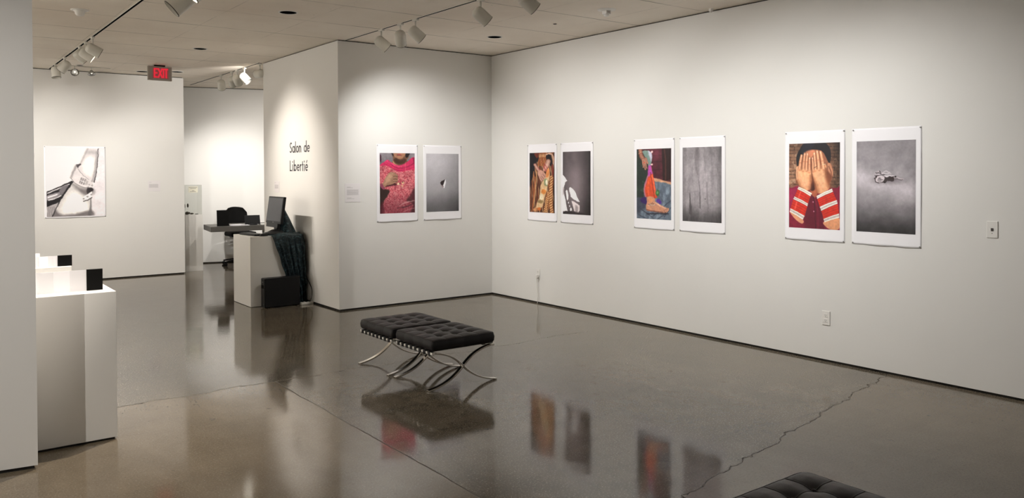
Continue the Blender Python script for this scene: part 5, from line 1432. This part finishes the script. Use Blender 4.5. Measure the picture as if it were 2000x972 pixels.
reflector('small open reflector lamp facing the room, left one of two', 1.935, 12.93, (-0.1, -1.0, -0.45))
reflector('small open reflector lamp pointing down, right one of two', 2.150, 12.93, (0.1, -0.35, -1.0))

# bare spots without heads: unseen track lamps, and others added as fill light
OFF = [((4.09, 4.40, 3.0), (6.175, 3.90, 1.00), 90, 100, NEUT), ((4.09, 3.55, 3.0), (6.175, 3.00, 1.00), 130, 92, NEUT),
       ((1.69, 4.85, 3.0), (0.72, 5.50, 1.06), 420, 24, WARMER),
       ((1.69, 5.75, 3.0), (0.85, 5.45, 0.9), 300, 72, WARMER),
       ((1.69, 8.6, 3.0), (2.6, 7.6, 0.0), 10, 110, WARM), ((1.69, 3.6, 3.0), (1.75, 4.9, 0.0), 50, 100, WARM),
       ((-1.9, 2.6, 3.0), (0.4, 5.0, 1.0), 220, 62, WARM), ((1.69, 9.2, 3.0), (3.3, 9.9, 0.6), 40, 60, WARM),  # second spot is an added fill for the monitor pedestal
       ((-2.0, 11.3, 3.0), (0.6, 13.5, 1.3), 200, 80, WARM),
       ((0.9, 11.2, 3.0), (2.1, 13.5, 1.2), 250, 76, WARM), ((2.4, 11.6, 3.0), (3.1, 13.5, 1.2), 130, 76, WARM),
       ((4.09, 0.5, 3.0), (6.175, 0.3, 1.3), 20, 100, WARM), ((4.09, -1.8, 3.0), (6.175, -2, 1.3), 130, 100, WARM),
       ((1.69, -1.0, 3.0), (1.0, -3.5, 1.3), 120, 110, WARM), ((4.0, -1.0, 3.0), (4.3, -3.5, 1.3), 60, 110, WARM), ((-1.7, -1.0, 3.0), (-2, -3.5, 1.3), 500, 110, WARM),  # added wall washers, bouncing light off the unseen front wall
       ((-1.9, 1.5, 3.0), (-4, 1.5, 1.3), 550, 110, WARM), ((-1.9, 8.0, 3.0), (-4, 8.0, 1.3), 1100, 110, WARM), ((-1.9, 11.0, 3.0), (-4, 11.0, 1.3), 800, 110, WARM),  # added wall washers, bouncing light off the unseen left wall
       ((-1.0, 8.5, 3.0), (-1.0, 7.5, 0), 450, 120, WARM), ((1.5, 1.0, 3.0), (1.5, 1.0, 0), 90, 130, WARM),  # added floor pools, lifting the ceiling by bounce
       ((5.6, 11.6, 3.0), (5.2, 14.2, 1.4), 160, 90, WARM), ((5.6, 11.0, 3.0), (7.0, 11.0, 1.4), 300, 110, WARM)]
for p, q, pw, an, c in OFF:
    d = (Vector(q)-Vector(p)).normalized(); SPOTS.append((Vector(p), d, pw, an, 1.0, c))
POWER = [51, 125, 68, 90, 9, 185, 105, 43, 151, 96, 68, 125, 80, 340, 250, 5, 27, 277, 5, 200, 194, 94, 11, 86, 54, 29, 150, 115, 946, 1065, 513, 50, 163, 163]
for (p, d, pw, an, bl, c), pw in zip(SPOTS, POWER):
    L = bpy.data.lights.new('spot_lamp', 'SPOT'); L.energy = pw*GAIN; L.spot_size = math.radians(an); L.spot_blend = bl
    L.color = c or WARM; L.shadow_soft_size = 0.015
    o = bpy.data.objects.new('spot_lamp', L); COL.objects.link(o); o.location = p
    o.rotation_euler = Vector((0, 0, -1)).rotation_difference(d).to_euler()

# ------------------------------------------------------------------ world and camera
w = bpy.data.worlds.new('room_air'); SC.world = w; w.use_nodes = True
w.node_tree.nodes['Background'].inputs[0].default_value = (0.9, 0.85, 0.78, 1); w.node_tree.nodes['Background'].inputs[1].default_value = 0.0

ya, pt, ro, fpx, cy = 0.6448478707, 0.0156903576, -0.0034832441, 1572.2064, 362.0567
F = Vector((math.sin(ya)*math.cos(pt), math.cos(ya)*math.cos(pt), -math.sin(pt)))
R = Vector((math.cos(ya), -math.sin(ya), 0)); U = R.cross(F)
R2 = R*math.cos(ro)+U*math.sin(ro); U2 = -R*math.sin(ro)+U*math.cos(ro)
cam = bpy.data.cameras.new('camera'); co = bpy.data.objects.new('camera', cam); COL.objects.link(co)
co.matrix_world = Matrix(((R2.x, U2.x, -F.x, 0), (R2.y, U2.y, -F.y, 0), (R2.z, U2.z, -F.z, CAM_H), (0, 0, 0, 1)))
cam.sensor_width = 36; cam.lens = 36*fpx/2000; cam.shift_y = (cy-486)/2000; cam.clip_start = 0.05
SC.camera = co

SC.view_settings.view_transform = 'Standard'; SC.view_settings.look = 'None'
SC.view_settings.exposure = EXPO; SC.view_settings.gamma = 1.0; SC.view_settings.use_curve_mapping = False
SC.cycles.max_bounces = 7; SC.cycles.diffuse_bounces = 4; SC.cycles.glossy_bounces = 3; SC.cycles.use_adaptive_sampling = True; SC.cycles.adaptive_threshold = 0.07; SC.cycles.adaptive_min_samples = 24; SC.cycles.transparent_max_bounces = 12
SC.cycles.sample_clamp_indirect = 6.0; SC.cycles.use_denoising = True; SC.cycles.blur_glossy = 0.3
SC.cycles.caustics_reflective = False; SC.cycles.caustics_refractive = False
